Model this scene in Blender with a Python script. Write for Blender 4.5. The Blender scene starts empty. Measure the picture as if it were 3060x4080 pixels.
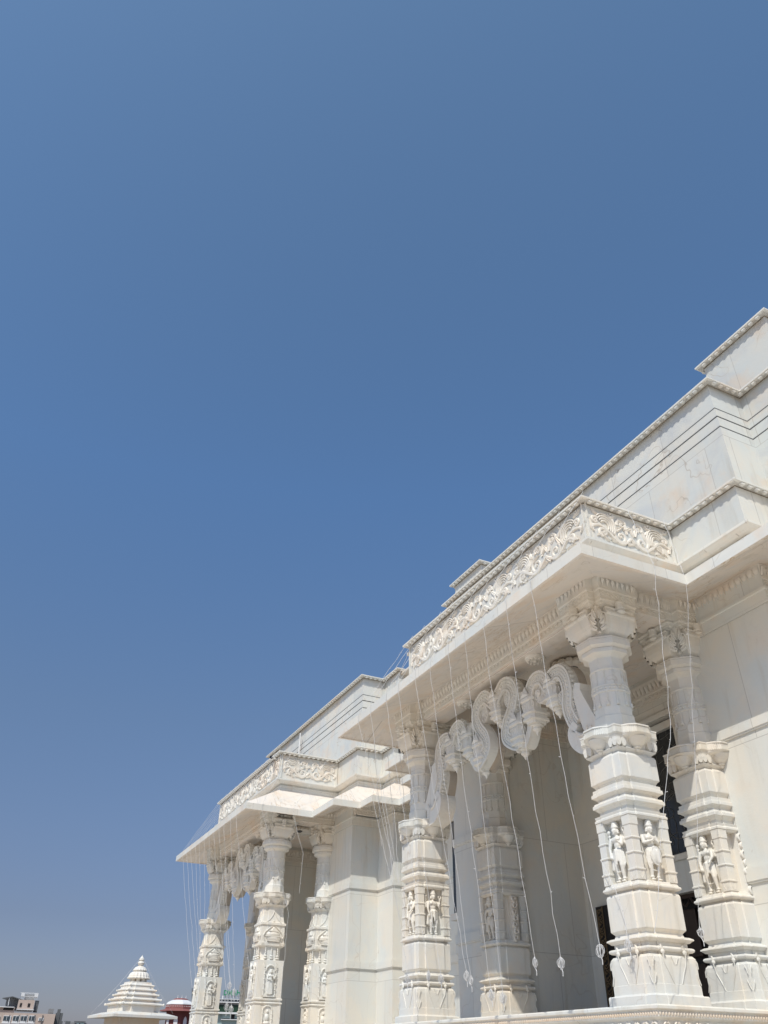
import bpy, math, random
from mathutils import Vector, Matrix
D = bpy.data
scn = bpy.context.scene
C = scn.collection
PI = math.pi
rad = math.radians

# ------------------------------------------------------------------ camera
yaw, pitch, roll, fpx = -1.12764808, 0.611417459, 0.0177782762, 3162.24514
fwd = Vector((math.sin(yaw)*math.cos(pitch), math.cos(yaw)*math.cos(pitch), math.sin(pitch)))
rt = Vector((math.cos(yaw), -math.sin(yaw), 0)); up = rt.cross(fwd)
R_ = math.cos(roll)*rt + math.sin(roll)*up
U_ = -math.sin(roll)*rt + math.cos(roll)*up
cd = D.cameras.new('camera'); cam = D.objects.new('camera', cd); C.objects.link(cam)
cam.matrix_world = Matrix(((R_.x, U_.x, -fwd.x, 0), (R_.y, U_.y, -fwd.y, 0), (R_.z, U_.z, -fwd.z, 0), (0, 0, 0, 1)))
cd.sensor_fit = 'HORIZONTAL'; cd.sensor_width = 36; cd.lens = 36*fpx/3060
cd.clip_start = 0.05; cd.clip_end = 6000
scn.camera = cam
GZ = -1.6

def ray(x, y):
    return (fwd + R_*((x-1530)/fpx) - U_*((y-2040)/fpx)).normalized()
def at_y(x, y, Y):
    d = ray(x, y); return d*(Y/d.y)
def at_x(x, y, X):
    d = ray(x, y); return d*(X/d.x)
def at_d(x, y, dist):
    d = ray(x, y); return d*(dist/math.hypot(d.x, d.y))

# ------------------------------------------------------------------ materials
def mat(name, rough=0.5, spec=0.4):
    m = D.materials.new(name); m.use_nodes = True
    nt = m.node_tree; b = nt.nodes['Principled BSDF']
    b.inputs['Roughness'].default_value = rough
    b.inputs['Specular IOR Level'].default_value = spec
    return m, nt, b
def N(nt, t, **k):
    n = nt.nodes.new(t)
    for a, v in k.items():
        if a in n.inputs.keys(): n.inputs[a].default_value = v
        else: setattr(n, a, v)
    return n
def L(nt, a, b): nt.links.new(a, b)
def mixc(nt, fac, a, b, blend='MIX'):
    m = nt.nodes.new('ShaderNodeMix'); m.data_type = 'RGBA'; m.blend_type = blend
    if isinstance(fac, (int, float)): m.inputs[0].default_value = fac
    else: L(nt, fac, m.inputs[0])
    for i, v in ((6, a), (7, b)):
        if isinstance(v, tuple): m.inputs[i].default_value = (*v, 1)
        else: L(nt, v, m.inputs[i])
    return m.outputs[2]
def ramp(nt, src, stops):
    r = nt.nodes.new('ShaderNodeValToRGB'); L(nt, src, r.inputs[0])
    e = r.color_ramp.elements
    while len(e) < len(stops): e.new(0.5)
    for q, (p, v) in zip(e, stops): q.position = p; q.color = (v, v, v, 1)
    return r.outputs[0]
def mth(nt, op, a, b=None, c=None):
    m = nt.nodes.new('ShaderNodeMath'); m.operation = op
    for i, v in enumerate((a, b, c)):
        if v is None: continue
        if isinstance(v, (int, float)): m.inputs[i].default_value = v
        else: L(nt, v, m.inputs[i])
    return m.outputs[0]

def marble(name, warm=(0.735, 0.70, 0.62), cool=(0.66, 0.68, 0.655), stain=0.25, joints=None, seed=0.0, rough=0.42, vein=0.5, bump=0.25, grime=0.5, ochre=0.0):
    m, nt, b = mat(name, rough, 0.35)
    geo = nt.nodes.new('ShaderNodeNewGeometry')
    off = nt.nodes.new('ShaderNodeVectorMath'); off.operation = 'ADD'
    off.inputs[1].default_value = (seed, seed*1.7, seed*0.3); L(nt, geo.outputs['Position'], off.inputs[0])
    P = off.outputs[0]
    n1 = N(nt, 'ShaderNodeTexNoise', Scale=0.9, Detail=5.0, Roughness=0.6, Distortion=0.6); L(nt, P, n1.inputs['Vector'])
    f1 = ramp(nt, n1.outputs[0], [(0.38, 0), (0.64, 1)])
    col = mixc(nt, f1, warm, cool)
    # streaky soft veining, stretched along a slant
    mp = N(nt, 'ShaderNodeMapping'); mp.inputs['Rotation'].default_value = (0.5, 0.7, 0.4); mp.inputs['Scale'].default_value = (0.7, 3.2, 0.8); L(nt, P, mp.inputs['Vector'])
    n2 = N(nt, 'ShaderNodeTexNoise', Scale=1.3, Detail=6.0, Roughness=0.62, Distortion=1.4); L(nt, mp.outputs[0], n2.inputs['Vector'])
    f2 = ramp(nt, n2.outputs[0], [(0.52, 0), (0.72, 1)])
    col = mixc(nt, mth(nt, 'MULTIPLY', f2, 0.55*vein), col, (0.56, 0.575, 0.59))
    # rosy / ochre tint patches
    n3 = N(nt, 'ShaderNodeTexNoise', Scale=1.6, Detail=4.0, Roughness=0.6); 
    o3 = nt.nodes.new('ShaderNodeVectorMath'); o3.operation = 'ADD'; o3.inputs[1].default_value = (31, 7, 13); L(nt, P, o3.inputs[0]); L(nt, o3.outputs[0], n3.inputs['Vector'])
    f3 = ramp(nt, n3.outputs[0], [(0.52, 0), (0.70, 1)])
    col = mixc(nt, mth(nt, 'MULTIPLY', f3, stain), col, (0.76, 0.60, 0.45))
    # thin veins / hairline cracks
    n4 = N(nt, 'ShaderNodeTexNoise', Scale=1.1, Detail=3.0, Roughness=0.5, Distortion=0.3); 
    o4 = nt.nodes.new('ShaderNodeVectorMath'); o4.operation = 'ADD'; o4.inputs[1].default_value = (3, 17, 43); L(nt, P, o4.inputs[0]); L(nt, o4.outputs[0], n4.inputs['Vector'])
    a4 = mth(nt, 'ABSOLUTE', mth(nt, 'SUBTRACT', n4.outputs[0], 0.5))
    f4 = ramp(nt, a4, [(0.0, 1), (0.006, 0)])
    n5 = N(nt, 'ShaderNodeTexNoise', Scale=0.7, Detail=2.0); L(nt, o3.outputs[0], n5.inputs['Vector'])
    f5 = ramp(nt, n5.outputs[0], [(0.48, 0), (0.58, 1)])
    col = mixc(nt, mth(nt, 'MULTIPLY', mth(nt, 'MULTIPLY', f4, f5), 0.55*vein), col, (0.40, 0.32, 0.24))
    # rain streaks: noise drawn out vertically
    ms = N(nt, 'ShaderNodeMapping'); ms.inputs['Scale'].default_value = (6.0, 6.0, 0.55); L(nt, P, ms.inputs['Vector'])
    ns = N(nt, 'ShaderNodeTexNoise', Scale=1.0, Detail=4.0, Roughness=0.6, Distortion=0.2); L(nt, ms.outputs[0], ns.inputs['Vector'])
    fs_ = ramp(nt, ns.outputs[0], [(0.54, 0), (0.74, 1)])
    nk = N(nt, 'ShaderNodeTexNoise', Scale=0.5, Detail=2.0); L(nt, P, nk.inputs['Vector'])
    fk = ramp(nt, nk.outputs[0], [(0.44, 0), (0.60, 1)])
    col = mixc(nt, mth(nt, 'MULTIPLY', mth(nt, 'MULTIPLY', fs_, fk), .55), col, (0.52, 0.47, 0.38))
    if ochre:
        n8 = N(nt, 'ShaderNodeTexNoise', Scale=1.7, Detail=5.0, Roughness=0.62, Distortion=0.9); L(nt, mp.outputs[0], n8.inputs['Vector'])
        f8 = ramp(nt, mth(nt, 'ABSOLUTE', mth(nt, 'SUBTRACT', n8.outputs[0], 0.46)), [(0.0, 1), (0.022, 0)])
        n9 = N(nt, 'ShaderNodeTexNoise', Scale=0.9, Detail=2.0); L(nt, o4.outputs[0], n9.inputs['Vector'])
        f9 = ramp(nt, n9.outputs[0], [(0.50, 0), (0.62, 1)])
        col = mixc(nt, mth(nt, 'MULTIPLY', mth(nt, 'MULTIPLY', f8, f9), ochre), col, (0.50, 0.33, 0.17))
    # fine grime speckle
    n6 = N(nt, 'ShaderNodeTexNoise', Scale=14.0, Detail=5.0, Roughness=0.7); L(nt, P, n6.inputs['Vector'])
    f6 = ramp(nt, n6.outputs[0], [(0.60, 0), (0.78, 1)])
    n7 = N(nt, 'ShaderNodeTexNoise', Scale=2.3, Detail=3.0, Roughness=0.6); L(nt, o4.outputs[0], n7.inputs['Vector'])
    f7 = ramp(nt, n7.outputs[0], [(0.50, 0), (0.66, 1)])
    col = mixc(nt, mth(nt, 'MULTIPLY', mth(nt, 'MULTIPLY', f6, f7), grime), col, (0.36, 0.31, 0.25))
    hgt = n6.outputs[0]
    if joints:
        bw, bh, jw = joints
        sp = nt.nodes.new('ShaderNodeSeparateXYZ'); L(nt, geo.outputs['Position'], sp.inputs[0])
        sn = nt.nodes.new('ShaderNodeSeparateXYZ'); L(nt, geo.outputs['True Normal'], sn.inputs[0])
        u = mth(nt, 'ADD', mth(nt, 'MULTIPLY', sp.outputs[0], mth(nt, 'ABSOLUTE', sn.outputs[1])), mth(nt, 'MULTIPLY', sp.outputs[1], mth(nt, 'ABSOLUTE', sn.outputs[0])))
        cb = nt.nodes.new('ShaderNodeCombineXYZ'); L(nt, mth(nt, 'ADD', u, 100.0 + seed), cb.inputs[0]); L(nt, mth(nt, 'ADD', sp.outputs[2], 50.37), cb.inputs[1])
        br = N(nt, 'ShaderNodeTexBrick', Scale=1.0); L(nt, cb.outputs[0], br.inputs['Vector'])
        br.inputs['Brick Width'].default_value = bw; br.inputs['Row Height'].default_value = bh
        br.inputs['Mortar Size'].default_value = jw; br.inputs['Mortar Smooth'].default_value = 0.3
        br.inputs['Color1'].default_value = (0.70, 0.73, 0.76, 1); br.inputs['Color2'].default_value = (1, 1, 1, 1); br.inputs['Mortar'].default_value = (0.9, 0.9, 0.9, 1)
        br.inputs['Bias'].default_value = 0.2; br.offset = 0.37
        col = mixc(nt, 0.55 if 'attic' in name else 0.30, col, br.outputs[0], 'MULTIPLY')
        col = mixc(nt, mth(nt, 'MULTIPLY', br.outputs[1], 0.55), col, (0.34, 0.32, 0.29))
    L(nt, col, b.inputs['Base Color'])
    bp = N(nt, 'ShaderNodeBump', Strength=bump, Distance=0.01); L(nt, hgt, bp.inputs['Height']); L(nt, bp.outputs[0], b.inputs['Normal'])
    return m

M_wall = marble('marble_wall', joints=(1.07, 1.93, 0.006), seed=2.0, rough=0.3, stain=0.22, grime=0.45, vein=0.5)
M_attic = marble('marble_attic', joints=(1.35, 3.1, 0.007), seed=9.0, stain=0.55, vein=1.2)
M_carve = marble('marble_carved', warm=(0.77, 0.71, 0.62), cool=(0.73, 0.71, 0.655), stain=0.5, seed=5.0, rough=0.55, vein=0.2)
M_col = marble('marble_column', warm=(0.76, 0.70, 0.60), cool=(0.66, 0.675, 0.655), stain=0.22, seed=14.0, rough=0.45, vein=0.8)
M_soff = marble('marble_soffit', warm=(0.80, 0.72, 0.63), cool=(0.75, 0.70, 0.64), ochre=0.8, stain=0.6, seed=21.0, joints=(1.3, 9.0, 0.004), vein=0.9, grime=0.7)
M_eave = marble('marble_eave', joints=(1.27, 40.0, 0.005), warm=(0.75, 0.71, 0.63), cool=(0.69, 0.70, 0.665), stain=0.5, seed=27.0, vein=0.6, grime=0.55)
M_floor = marble('marble_floor', warm=(0.72, 0.64, 0.54), cool=(0.66, 0.62, 0.56), joints=None, seed=3.0)
M_bead = marble('marble_beadwork', warm=(0.74, 0.60, 0.45), cool=(0.72, 0.64, 0.54), stain=0.6, seed=33.0, grime=0.8)

def plain(name, col, rough=0.6, noise=0.12, scale=6.0, metallic=0.0, emis=None):
    m, nt, b = mat(name, rough)
    tc = nt.nodes.new('ShaderNodeNewGeometry')
    n = N(nt, 'ShaderNodeTexNoise', Scale=scale, Detail=4.0); L(nt, tc.outputs['Position'], n.inputs['Vector'])
    dark = tuple(c*(1-noise*2) for c in col)
    L(nt, mixc(nt, n.outputs[0], dark, tuple(min(1, c*(1+noise)) for c in col)), b.inputs['Base Color'])
    b.inputs['Metallic'].default_value = metallic
    return m
M_wire = plain('string_white', (0.62, 0.62, 0.62), 0.4, 0.03)
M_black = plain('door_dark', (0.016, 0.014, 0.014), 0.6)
M_brown = plain('door_wood', (0.045, 0.028, 0.02), 0.5)
M_gold = plain('gold_inlay', (0.20, 0.14, 0.075), 0.55, 0.3, 20, 0.1)
M_grime = plain('joint_dirt', (0.30, 0.25, 0.19), 0.9, 0.4, 3.0)
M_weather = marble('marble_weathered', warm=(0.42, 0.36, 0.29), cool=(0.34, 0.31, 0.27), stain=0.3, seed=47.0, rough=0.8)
M_lead = plain('lead_came', (0.13, 0.13, 0.12), 0.5)
M_bell = plain('bell_copper', (0.30, 0.17, 0.12), 0.5)
M_camw = plain('camera_white', (0.7, 0.7, 0.68), 0.4, 0.05)
M_lens = plain('lens_black', (0.01, 0.01, 0.012), 0.2)
M_beige = plain('stucco_beige', (0.50, 0.40, 0.34), 0.8, 0.06, 0.5)
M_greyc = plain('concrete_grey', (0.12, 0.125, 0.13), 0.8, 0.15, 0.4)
M_mid = plain('concrete_mid', (0.24, 0.245, 0.25), 0.8, 0.12, 0.4)
M_white = plain('paint_white', (0.72, 0.72, 0.72), 0.6, 0.05, 1.0)
M_red = plain('red_sandstone', (0.15, 0.045, 0.042), 0.7, 0.12, 2.0)
M_pink = plain('red_plaster', (0.27, 0.10, 0.09), 0.7, 0.08, 2.0)
M_green = plain('sign_green', (0.02, 0.24, 0.11), 0.5, 0.06)
M_dgreen = plain('panel_dark_green', (0.014, 0.045, 0.024), 0.5, 0.1)
M_pale = plain('glass_pale', (0.36, 0.47, 0.46), 0.2, 0.1, 1.0)
M_cloth = plain('flag_cloth', (0.12, 0.03, 0.03), 0.9)
m_, nt_, b_ = mat('window_glass', 0.12, 0.5)
b_.inputs['Base Color'].default_value = (0.045, 0.048, 0.050, 1)
M_glass = m_
m_, nt_, b_ = mat('window_glass_blue', 0.1, 0.5)
b_.inputs['Base Color'].default_value = (0.05, 0.07, 0.085, 1)
M_glassb = m_

# ------------------------------------------------------------------ mesh builder
class MB:
    def __init__(s): s.v = []; s.f = []
    def add(s, vs, fs, M=None):
        o = len(s.v)
        s.v += [tuple(M @ Vector(v)) if M is not None else tuple(v) for v in vs]
        s.f += [tuple(i+o for i in f) for f in fs]
        return s
    def box(s, x0, x1, y0, y1, z0, z1, M=None):
        vs = [(x0, y0, z0), (x1, y0, z0), (x1, y1, z0), (x0, y1, z0), (x0, y0, z1), (x1, y0, z1), (x1, y1, z1), (x0, y1, z1)]
        return s.add(vs, [(0, 3, 2, 1), (4, 5, 6, 7), (0, 1, 5, 4), (1, 2, 6, 5), (2, 3, 7, 6), (3, 0, 4, 7)], M)
    def loft(s, rings, M=None, cap=True, closed=True):
        n = len(rings[0]); vs = [p for r in rings for p in r]; fs = []
        for k in range(len(rings)-1):
            for i in range(n if closed else n-1):
                j = (i+1) % n
                fs.append((k*n+i, k*n+j, (k+1)*n+j, (k+1)*n+i))
        if cap and closed:
            fs.append(tuple(reversed(range(n)))); fs.append(tuple((len(rings)-1)*n+i for i in range(n)))
        return s.add(vs, fs, M)
    def lathe(s, prof, n=16, M=None, rot=0.0, a0=0, a1=2*PI):
        full = abs(a1-a0-2*PI) < 1e-6
        rings = [[(r*math.cos(rot+a0+(a1-a0)*i/(n if full else n-1)), r*math.sin(rot+a0+(a1-a0)*i/(n if full else n-1)), z) for i in range(n)] for r, z in prof]
        return s.loft(rings, M, cap=True, closed=full)
    def tube(s, path, r, n=6, M=None, flat=1.0, nrm=None, close=False):
        rings = []; m = len(path)
        for k, p in enumerate(path):
            p = Vector(p); a = Vector(path[max(0, k-1)]); b = Vector(path[min(m-1, k+1)])
            if close: a = Vector(path[(k-1) % m]); b = Vector(path[(k+1) % m])
            t = (b-a).normalized() if (b-a).length > 1e-9 else Vector((0, 0, 1))
            u = Vector(nrm) if nrm else (Vector((0, 0, 1)) if abs(t.z) < 0.9 else Vector((1, 0, 0)))
            w = t.cross(u); w = w.normalized() if w.length > 1e-6 else Vector((1, 0, 0)); q = w.cross(t).normalized()
            rr = r[k] if isinstance(r, (list, tuple)) else r
            rings.append([tuple(p + w*(rr*math.cos(2*PI*i/n)) + q*(rr*flat*math.sin(2*PI*i/n))) for i in range(n)])
        if close: rings.append(rings[0])
        return s.loft(rings, M, cap=not close)
    def ball(s, c, r, n=8, m=5, M=None):
        if isinstance(r, (int, float)): r = (r, r, r)
        rings = []
        for k in range(m+1):
            th = PI*k/m; sr = max(math.sin(th), 0.02)
            rings.append([(c[0]+r[0]*sr*math.cos(2*PI*i/n), c[1]+r[1]*sr*math.sin(2*PI*i/n), c[2]-r[2]*math.cos(th)) for i in range(n)])
        return s.loft(rings, M)
    def prism(s, poly, z0, z1, M=None):
        return s.loft([[(x, y, z0) for x, y in poly], [(x, y, z1) for x, y in poly]], M)
    def sweep(s, path, prof, closed_prof=False):
        # path: plan points; prof: (outward offset, z). outward = right-hand side of travel reversed, see off()
        rings = []
        for o, z in prof: rings.append([(x, y, z) for x, y in offs(path, o)])
        if closed_prof: rings.append(rings[0])
        n = len(path); vs = [p for r in rings for p in r]; fs = []
        for k in range(len(rings)-1):
            for i in range(n-1): fs.append((k*n+i, k*n+i+1, (k+1)*n+i+1, (k+1)*n+i))
        if closed_prof and len(prof) > 2:
            m = len(prof)
            fs.append(tuple(k*n for k in range(m))); fs.append(tuple(k*n+n-1 for k in reversed(range(m))))
        return s.add(vs, fs)
    def build(s, name, m, parent=None, smooth=False, bevel=0.0, loc=None):
        me = D.meshes.new(name); me.from_pydata(s.v, [], s.f); me.update()
        if isinstance(m, (list, tuple)):
            for q in m: me.materials.append(q)
        else: me.materials.append(m)
        import bmesh
        bm = bmesh.new(); bm.from_mesh(me); bmesh.ops.recalc_face_normals(bm, faces=bm.faces)
        bm.to_mesh(me); bm.free()
        if smooth:
            for p in me.polygons: p.use_smooth = True
        o = D.objects.new(name, me); C.objects.link(o)
        if parent: o.parent = parent
        if loc: o.location = loc
        if smooth:
            md = o.modifiers.new('edge', 'EDGE_SPLIT'); md.split_angle = rad(38)
        if bevel:
            b = o.modifiers.new('bevel', 'BEVEL'); b.width = bevel; b.segments = 2; b.limit_method = 'ANGLE'; b.angle_limit = rad(35)
        return o

def offs(path, d):
    # path travels from +X to -X along a front facing -Y: outward is to the left-hand (-Y) side
    out = []; n = len(path)
    nr = []
    for i in range(n-1):
        dx, dy = path[i+1][0]-path[i][0], path[i+1][1]-path[i][1]; l = math.hypot(dx, dy)
        nr.append((-dy/l, dx/l))
    for i in range(n):
        if i == 0: a = b = nr[0]
        elif i == n-1: a = b = nr[-1]
        else: a, b = nr[i-1], nr[i]
        k = 1 + a[0]*b[0] + a[1]*b[1]
        if k < 0.05: k = 0.05
        out.append((path[i][0] + d*(a[0]+b[0])/k, path[i][1] + d*(a[1]+b[1])/k))
    return out

def empty(name, loc=(0, 0, 0), parent=None, rz=0):
    o = D.objects.new(name, None); C.objects.link(o); o.location = loc; o.rotation_euler = (0, 0, rz); o.empty_display_size = 0.3
    if parent: o.parent = parent
    return o
def tag(o, label=None, cat=None, group=None, kind=None):
    if label: o['label'] = label
    if cat: o['category'] = cat
    if group: o['group'] = group
    if kind: o['kind'] = kind
    return o

# frame matrix: local (u, v, n) -> world; u along the face, v up, n outward
def face(o, u, n):
    u = Vector(u); n = Vector(n); v = Vector((0, 0, 1))
    return Matrix(((u.x, v.x, n.x, o[0]), (u.y, v.y, n.y, o[1]), (u.z, v.z, n.z, o[2]), (0, 0, 0, 1)))

# segments of a path with local face frames (u to the left as travelled)
def seg_frames(path, off=0.0, z=0.0):
    p = offs(path, off); out = []
    for i in range(len(p)-1):
        dx, dy = p[i+1][0]-p[i][0], p[i+1][1]-p[i][1]; l = math.hypot(dx, dy)
        if l < 0.02: continue
        out.append((face((p[i][0], p[i][1], z), (dx/l, dy/l, 0), (-dy/l, dx/l, 0)), l))
    return out
# NB: travelling towards -X the outward normal computed as (-dy, dx) = (0,-1): faces the camera side

# ------------------------------------------------------------------ plans
E = [(4, 8.8), (-5.4, 8.8), (-5.4, 7.97), (-6.87, 7.97), (-6.87, 6.15), (-15.0, 6.15), (-15.0, 7.97), (-16.5, 7.97), (-16.5, 8.8), (-17.35, 8.8), (-17.35, 9.58), (-18.95, 9.58), (-18.95, 8.8), (-19.72, 8.8), (-19.72, 8.05), (-21.2, 8.05), (-21.2, 6.15), (-28.8, 6.15), (-28.8, 8.05), (-30.2, 8.05), (-30.2, 8.8), (-31, 8.8), (-31, 16)]
P = [(4, 9.75), (-6.42, 9.75), (-6.42, 8.97), (-7.84, 8.97), (-7.84, 7.2), (-13.78, 7.2), (-13.78, 8.97), (-15.3, 8.97), (-15.3, 9.75), (-16.5, 9.75), (-16.5, 10.5), (-19.6, 10.5), (-19.6, 9.75), (-20.33, 9.75), (-20.33, 8.97), (-21.75, 8.97), (-21.75, 7.2), (-27.85, 7.2), (-27.85, 8.97), (-29.1, 8.97), (-29.1, 9.75), (-29.9, 9.75), (-29.9, 16)]
NPX = (-7.84, -13.78); FPX = (-21.75, -27.85)
COLS = {'c1': (-8.16, 7.45), 'c2': (-13.69, 7.45), 'c3': (-8.16, 8.93), 'c4': (-13.50, 8.95), 'f2': (-22.2, 7.45), 'f1': (-27.65, 7.45), 'f3': (-22.2, 8.93), 'f4': (-27.65, 8.93)}

temple = empty('marble_temple', (-10.9, 9.0, GZ))
tag(temple, 'white marble temple with two columned porches, carved parapet friezes and deep stone eaves', 'temple')
def tb(mb, name, m, parent=None, **k):
    # build as a child of the temple keeping world coordinates
    o = mb.build(name, m, None, **k)
    p = parent or temple
    o.parent = p
    o.matrix_parent_inverse = Matrix.Translation(-wl(p))
    return o
def wl(o):
    # the temple's mesh parts all sit at the world origin, only the temple root is moved
    return Vector(temple.location) if o is temple else Vector((0, 0, 0))

# ------------------------------------------------------------------ walls
def wallstrip(path, z0, z1, name='wall'):
    mb = MB(); mb.sweep(path, [(0, z0), (0, z1)]); return tb(mb, name, M_wall)
WR = [(4, 9.75), (-6.42, 9.75), (-6.42, 8.95), (-8.28, 8.95), (-8.28, 10.7), (-13.3, 10.7), (-13.3, 8.95), (-15.14, 8.95), (-15.14, 9.75), (-16.5, 9.75), (-16.5, 10.5), (-19.6, 10.5), (-19.6, 9.75), (-20.5, 9.75), (-20.5, 8.95), (-22.35, 8.95), (-22.35, 10.7), (-27.5, 10.7), (-27.5, 8.95), (-29.12, 8.95), (-29.12, 9.75), (-29.9, 9.75), (-29.9, 16)]
# opening for window and door in the near porch back wall: split the strip there
DX0, DX1, DZ0, DZ1, WZ0, WZ1 = -10.22, -12.85, 0.616, 2.45, 3.03, 5.34
wallstrip(WR[:5] + [(DX0, 10.7)], GZ, 6.3)
wallstrip([(DX1, 10.7)] + WR[5:], GZ, 6.3)
WX1 = -12.15
wallstrip([(DX0, 10.7), (DX1, 10.7)], WZ1, 6.3)
wallstrip([(WX1, 10.7), (DX1, 10.7)], WZ0, WZ1)
wallstrip([(DX0, 10.7), (DX1, 10.7)], DZ1, WZ0)
mb = MB()
for (z0, z1, dd, XX) in ((DZ0, DZ1, 0.35, DX1), (WZ0, WZ1, 0.22, WX1)):
    mb.add([(DX0, 10.7, z0), (DX0, 10.7+dd, z0), (DX0, 10.7+dd, z1), (DX0, 10.7, z1)], [(0, 1, 2, 3)])
    mb.add([(XX, 10.7, z0), (XX, 10.7+dd, z0), (XX, 10.7+dd, z1), (XX, 10.7, z1)], [(0, 1, 2, 3)])
    mb.add([(DX0, 10.7, z1), (DX0, 10.7+dd, z1), (XX, 10.7+dd, z1), (XX, 10.7, z1)], [(0, 1, 2, 3)])
    mb.add([(DX0, 10.7, z0), (DX0, 10.7+dd, z0), (XX, 10.7+dd, z0), (XX, 10.7, z0)], [(0, 1, 2, 3)])
tb(mb, 'reveal', M_eave)
# window with leaded curvy panes
mb = MB(); mb.box(WX1, DX0, 10.90, 10.92, WZ0, WZ1); win = tb(mb, 'window', M_glass)
mb = MB(); random.seed(5)
pts = {}
nx, nz = 13, 11
for i in range(nx+1):
    for k in range(nz+1):
        pts[i, k] = (WX1 + (DX0-WX1)*min(1, max(0, (i+random.uniform(-.36, .36))/nx)), WZ0 + (WZ1-WZ0)*min(1, max(0, (k+random.uniform(-.36, .36))/nz)))
for i in range(nx+1):
    for k in range(nz+1):
        for j in ((i+1, k), (i, k+1)):
            if j in pts and random.random() < 0.72:
                a, b = pts[i, k], pts[j]
                q = ((a[0]+b[0])/2 + random.uniform(-.03, .03), (a[1]+b[1])/2 + random.uniform(-.03, .03))
                mb.tube([(a[0], 10.895, a[1]), (q[0], 10.895, q[1]), (b[0], 10.895, b[1])], 0.006, 4)
for cx, cz, r in ((-10.75, 3.7, .32), (-10.6, 4.35, .25), (-11.4, 4.2, .4)):
    mb.tube([(cx + r*math.cos(t*.35), 10.893, cz + 1.2*r*math.sin(t*.35)) for t in range(18)], 0.007, 4, close=True)
tb(mb, 'lead_came', M_lead, win)
mb = MB()
fw = 0.10
for a, b, c, d in ((WX1-fw, DX0+fw, WZ1, WZ1+fw), (WX1-fw, DX0+fw, WZ0-fw, WZ0)): mb.box(a, b, 10.64, 10.697, c, d)
for a, b in ((DX0, DX0+fw), (WX1-fw, WX1)): mb.box(a, b, 10.64, 10.697, WZ0, WZ1)
mb.box(WX1+.02, DX0-.02, 10.78, 10.88, WZ1-.16, WZ1-.02)
tb(mb, 'window_frame', M_eave, win, bevel=0.012)
# door
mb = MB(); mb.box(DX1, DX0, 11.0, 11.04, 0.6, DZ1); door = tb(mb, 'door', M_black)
mb = MB()
for k in range(4):
    x0 = DX1+.9 + k*.42
    mb.box(x0, x0+.30, 10.94, 10.998, .75, 1.45); mb.box(x0, x0+.30, 10.94, 10.998, 1.55, 2.25)
tb(mb, 'door_panel', M_brown, door, bevel=.01)
mb = MB()
for k in range(9):
    x = DX1+.75 + k*.22
    mb.tube([(x, 10.85, DZ1-.02), (x+.05, 10.85, DZ1-.13), (x+.11, 10.85, DZ1-.17), (x+.17, 10.85, DZ1-.13), (x+.22, 10.85, DZ1-.02)], .02, 5)
mb.box(DX1+.7, DX0, 10.83, 10.87, DZ1-.06, DZ1)
tb(mb, 'door_valance', M_brown, door)
mb = MB(); mb.box(-12.90, -12.35, 10.60, 10.66, .62, 2.50); fr = tb(mb, 'door_jamb', M_black, None)
mb = MB(); mb.box(-12.865, -12.85, 10.585, 10.597, .7, 2.45); mb.box(-12.72, -12.70, 10.585, 10.597, .7, 2.5)
for k in range(18):
    z = .76 + k*.097
    mb.tube([(-12.80 + .055*math.cos(t*.5)*(1-t/16), 10.59, z + .045*math.sin(t*.5)*(1-t/16)*(1 if k % 2 else -1)) for t in range(13)], .009, 4)
    mb.tube([(-12.84, 10.59, z-.04), (-12.80, 10.59, z), (-12.73, 10.59, z+.05)], .007, 4)
tb(mb, 'gold_inlay', M_gold, fr)
# dark window on the recessed wall just left of the near porch
mb = MB(); mb.box(-16.45, -15.62, 9.66, 9.74, 2.75, 4.65); w2 = tb(mb, 'window', M_glass)
mb = MB(); mb.box(-16.5, -15.5, 9.6, 9.745, 2.62, 2.748); mb.box(-16.5, -15.5, 9.62, 9.745, 4.652, 4.75); tb(mb, 'window_frame', M_eave, w2)

# horizontal wall bands
for k, pth in enumerate((WR[:4], WR[6:16], WR[18:22])):
    for z0, z1 in ((3.78, 3.93), (1.98, 2.16)):
        mb = MB(); mb.sweep(pth, [(0, z0), (.022, z0), (.022, z0+.02), (.035, z0+.025), (.035, z1), (0, z1)])
        tb(mb, 'wall_band', M_wall)
# plain top strip of the wall under the carved bands
for pth in (WR[:4], WR[6:16], WR[18:22]):
    mb = MB(); mb.sweep(pth, [(0, 5.36), (.02, 5.36), (.02, 5.40), (.012, 5.41), (.012, 5.55), (.03, 5.56), (.03, 5.6), (0, 5.6)])
    tb(mb, 'wall_band', M_eave)

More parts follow.
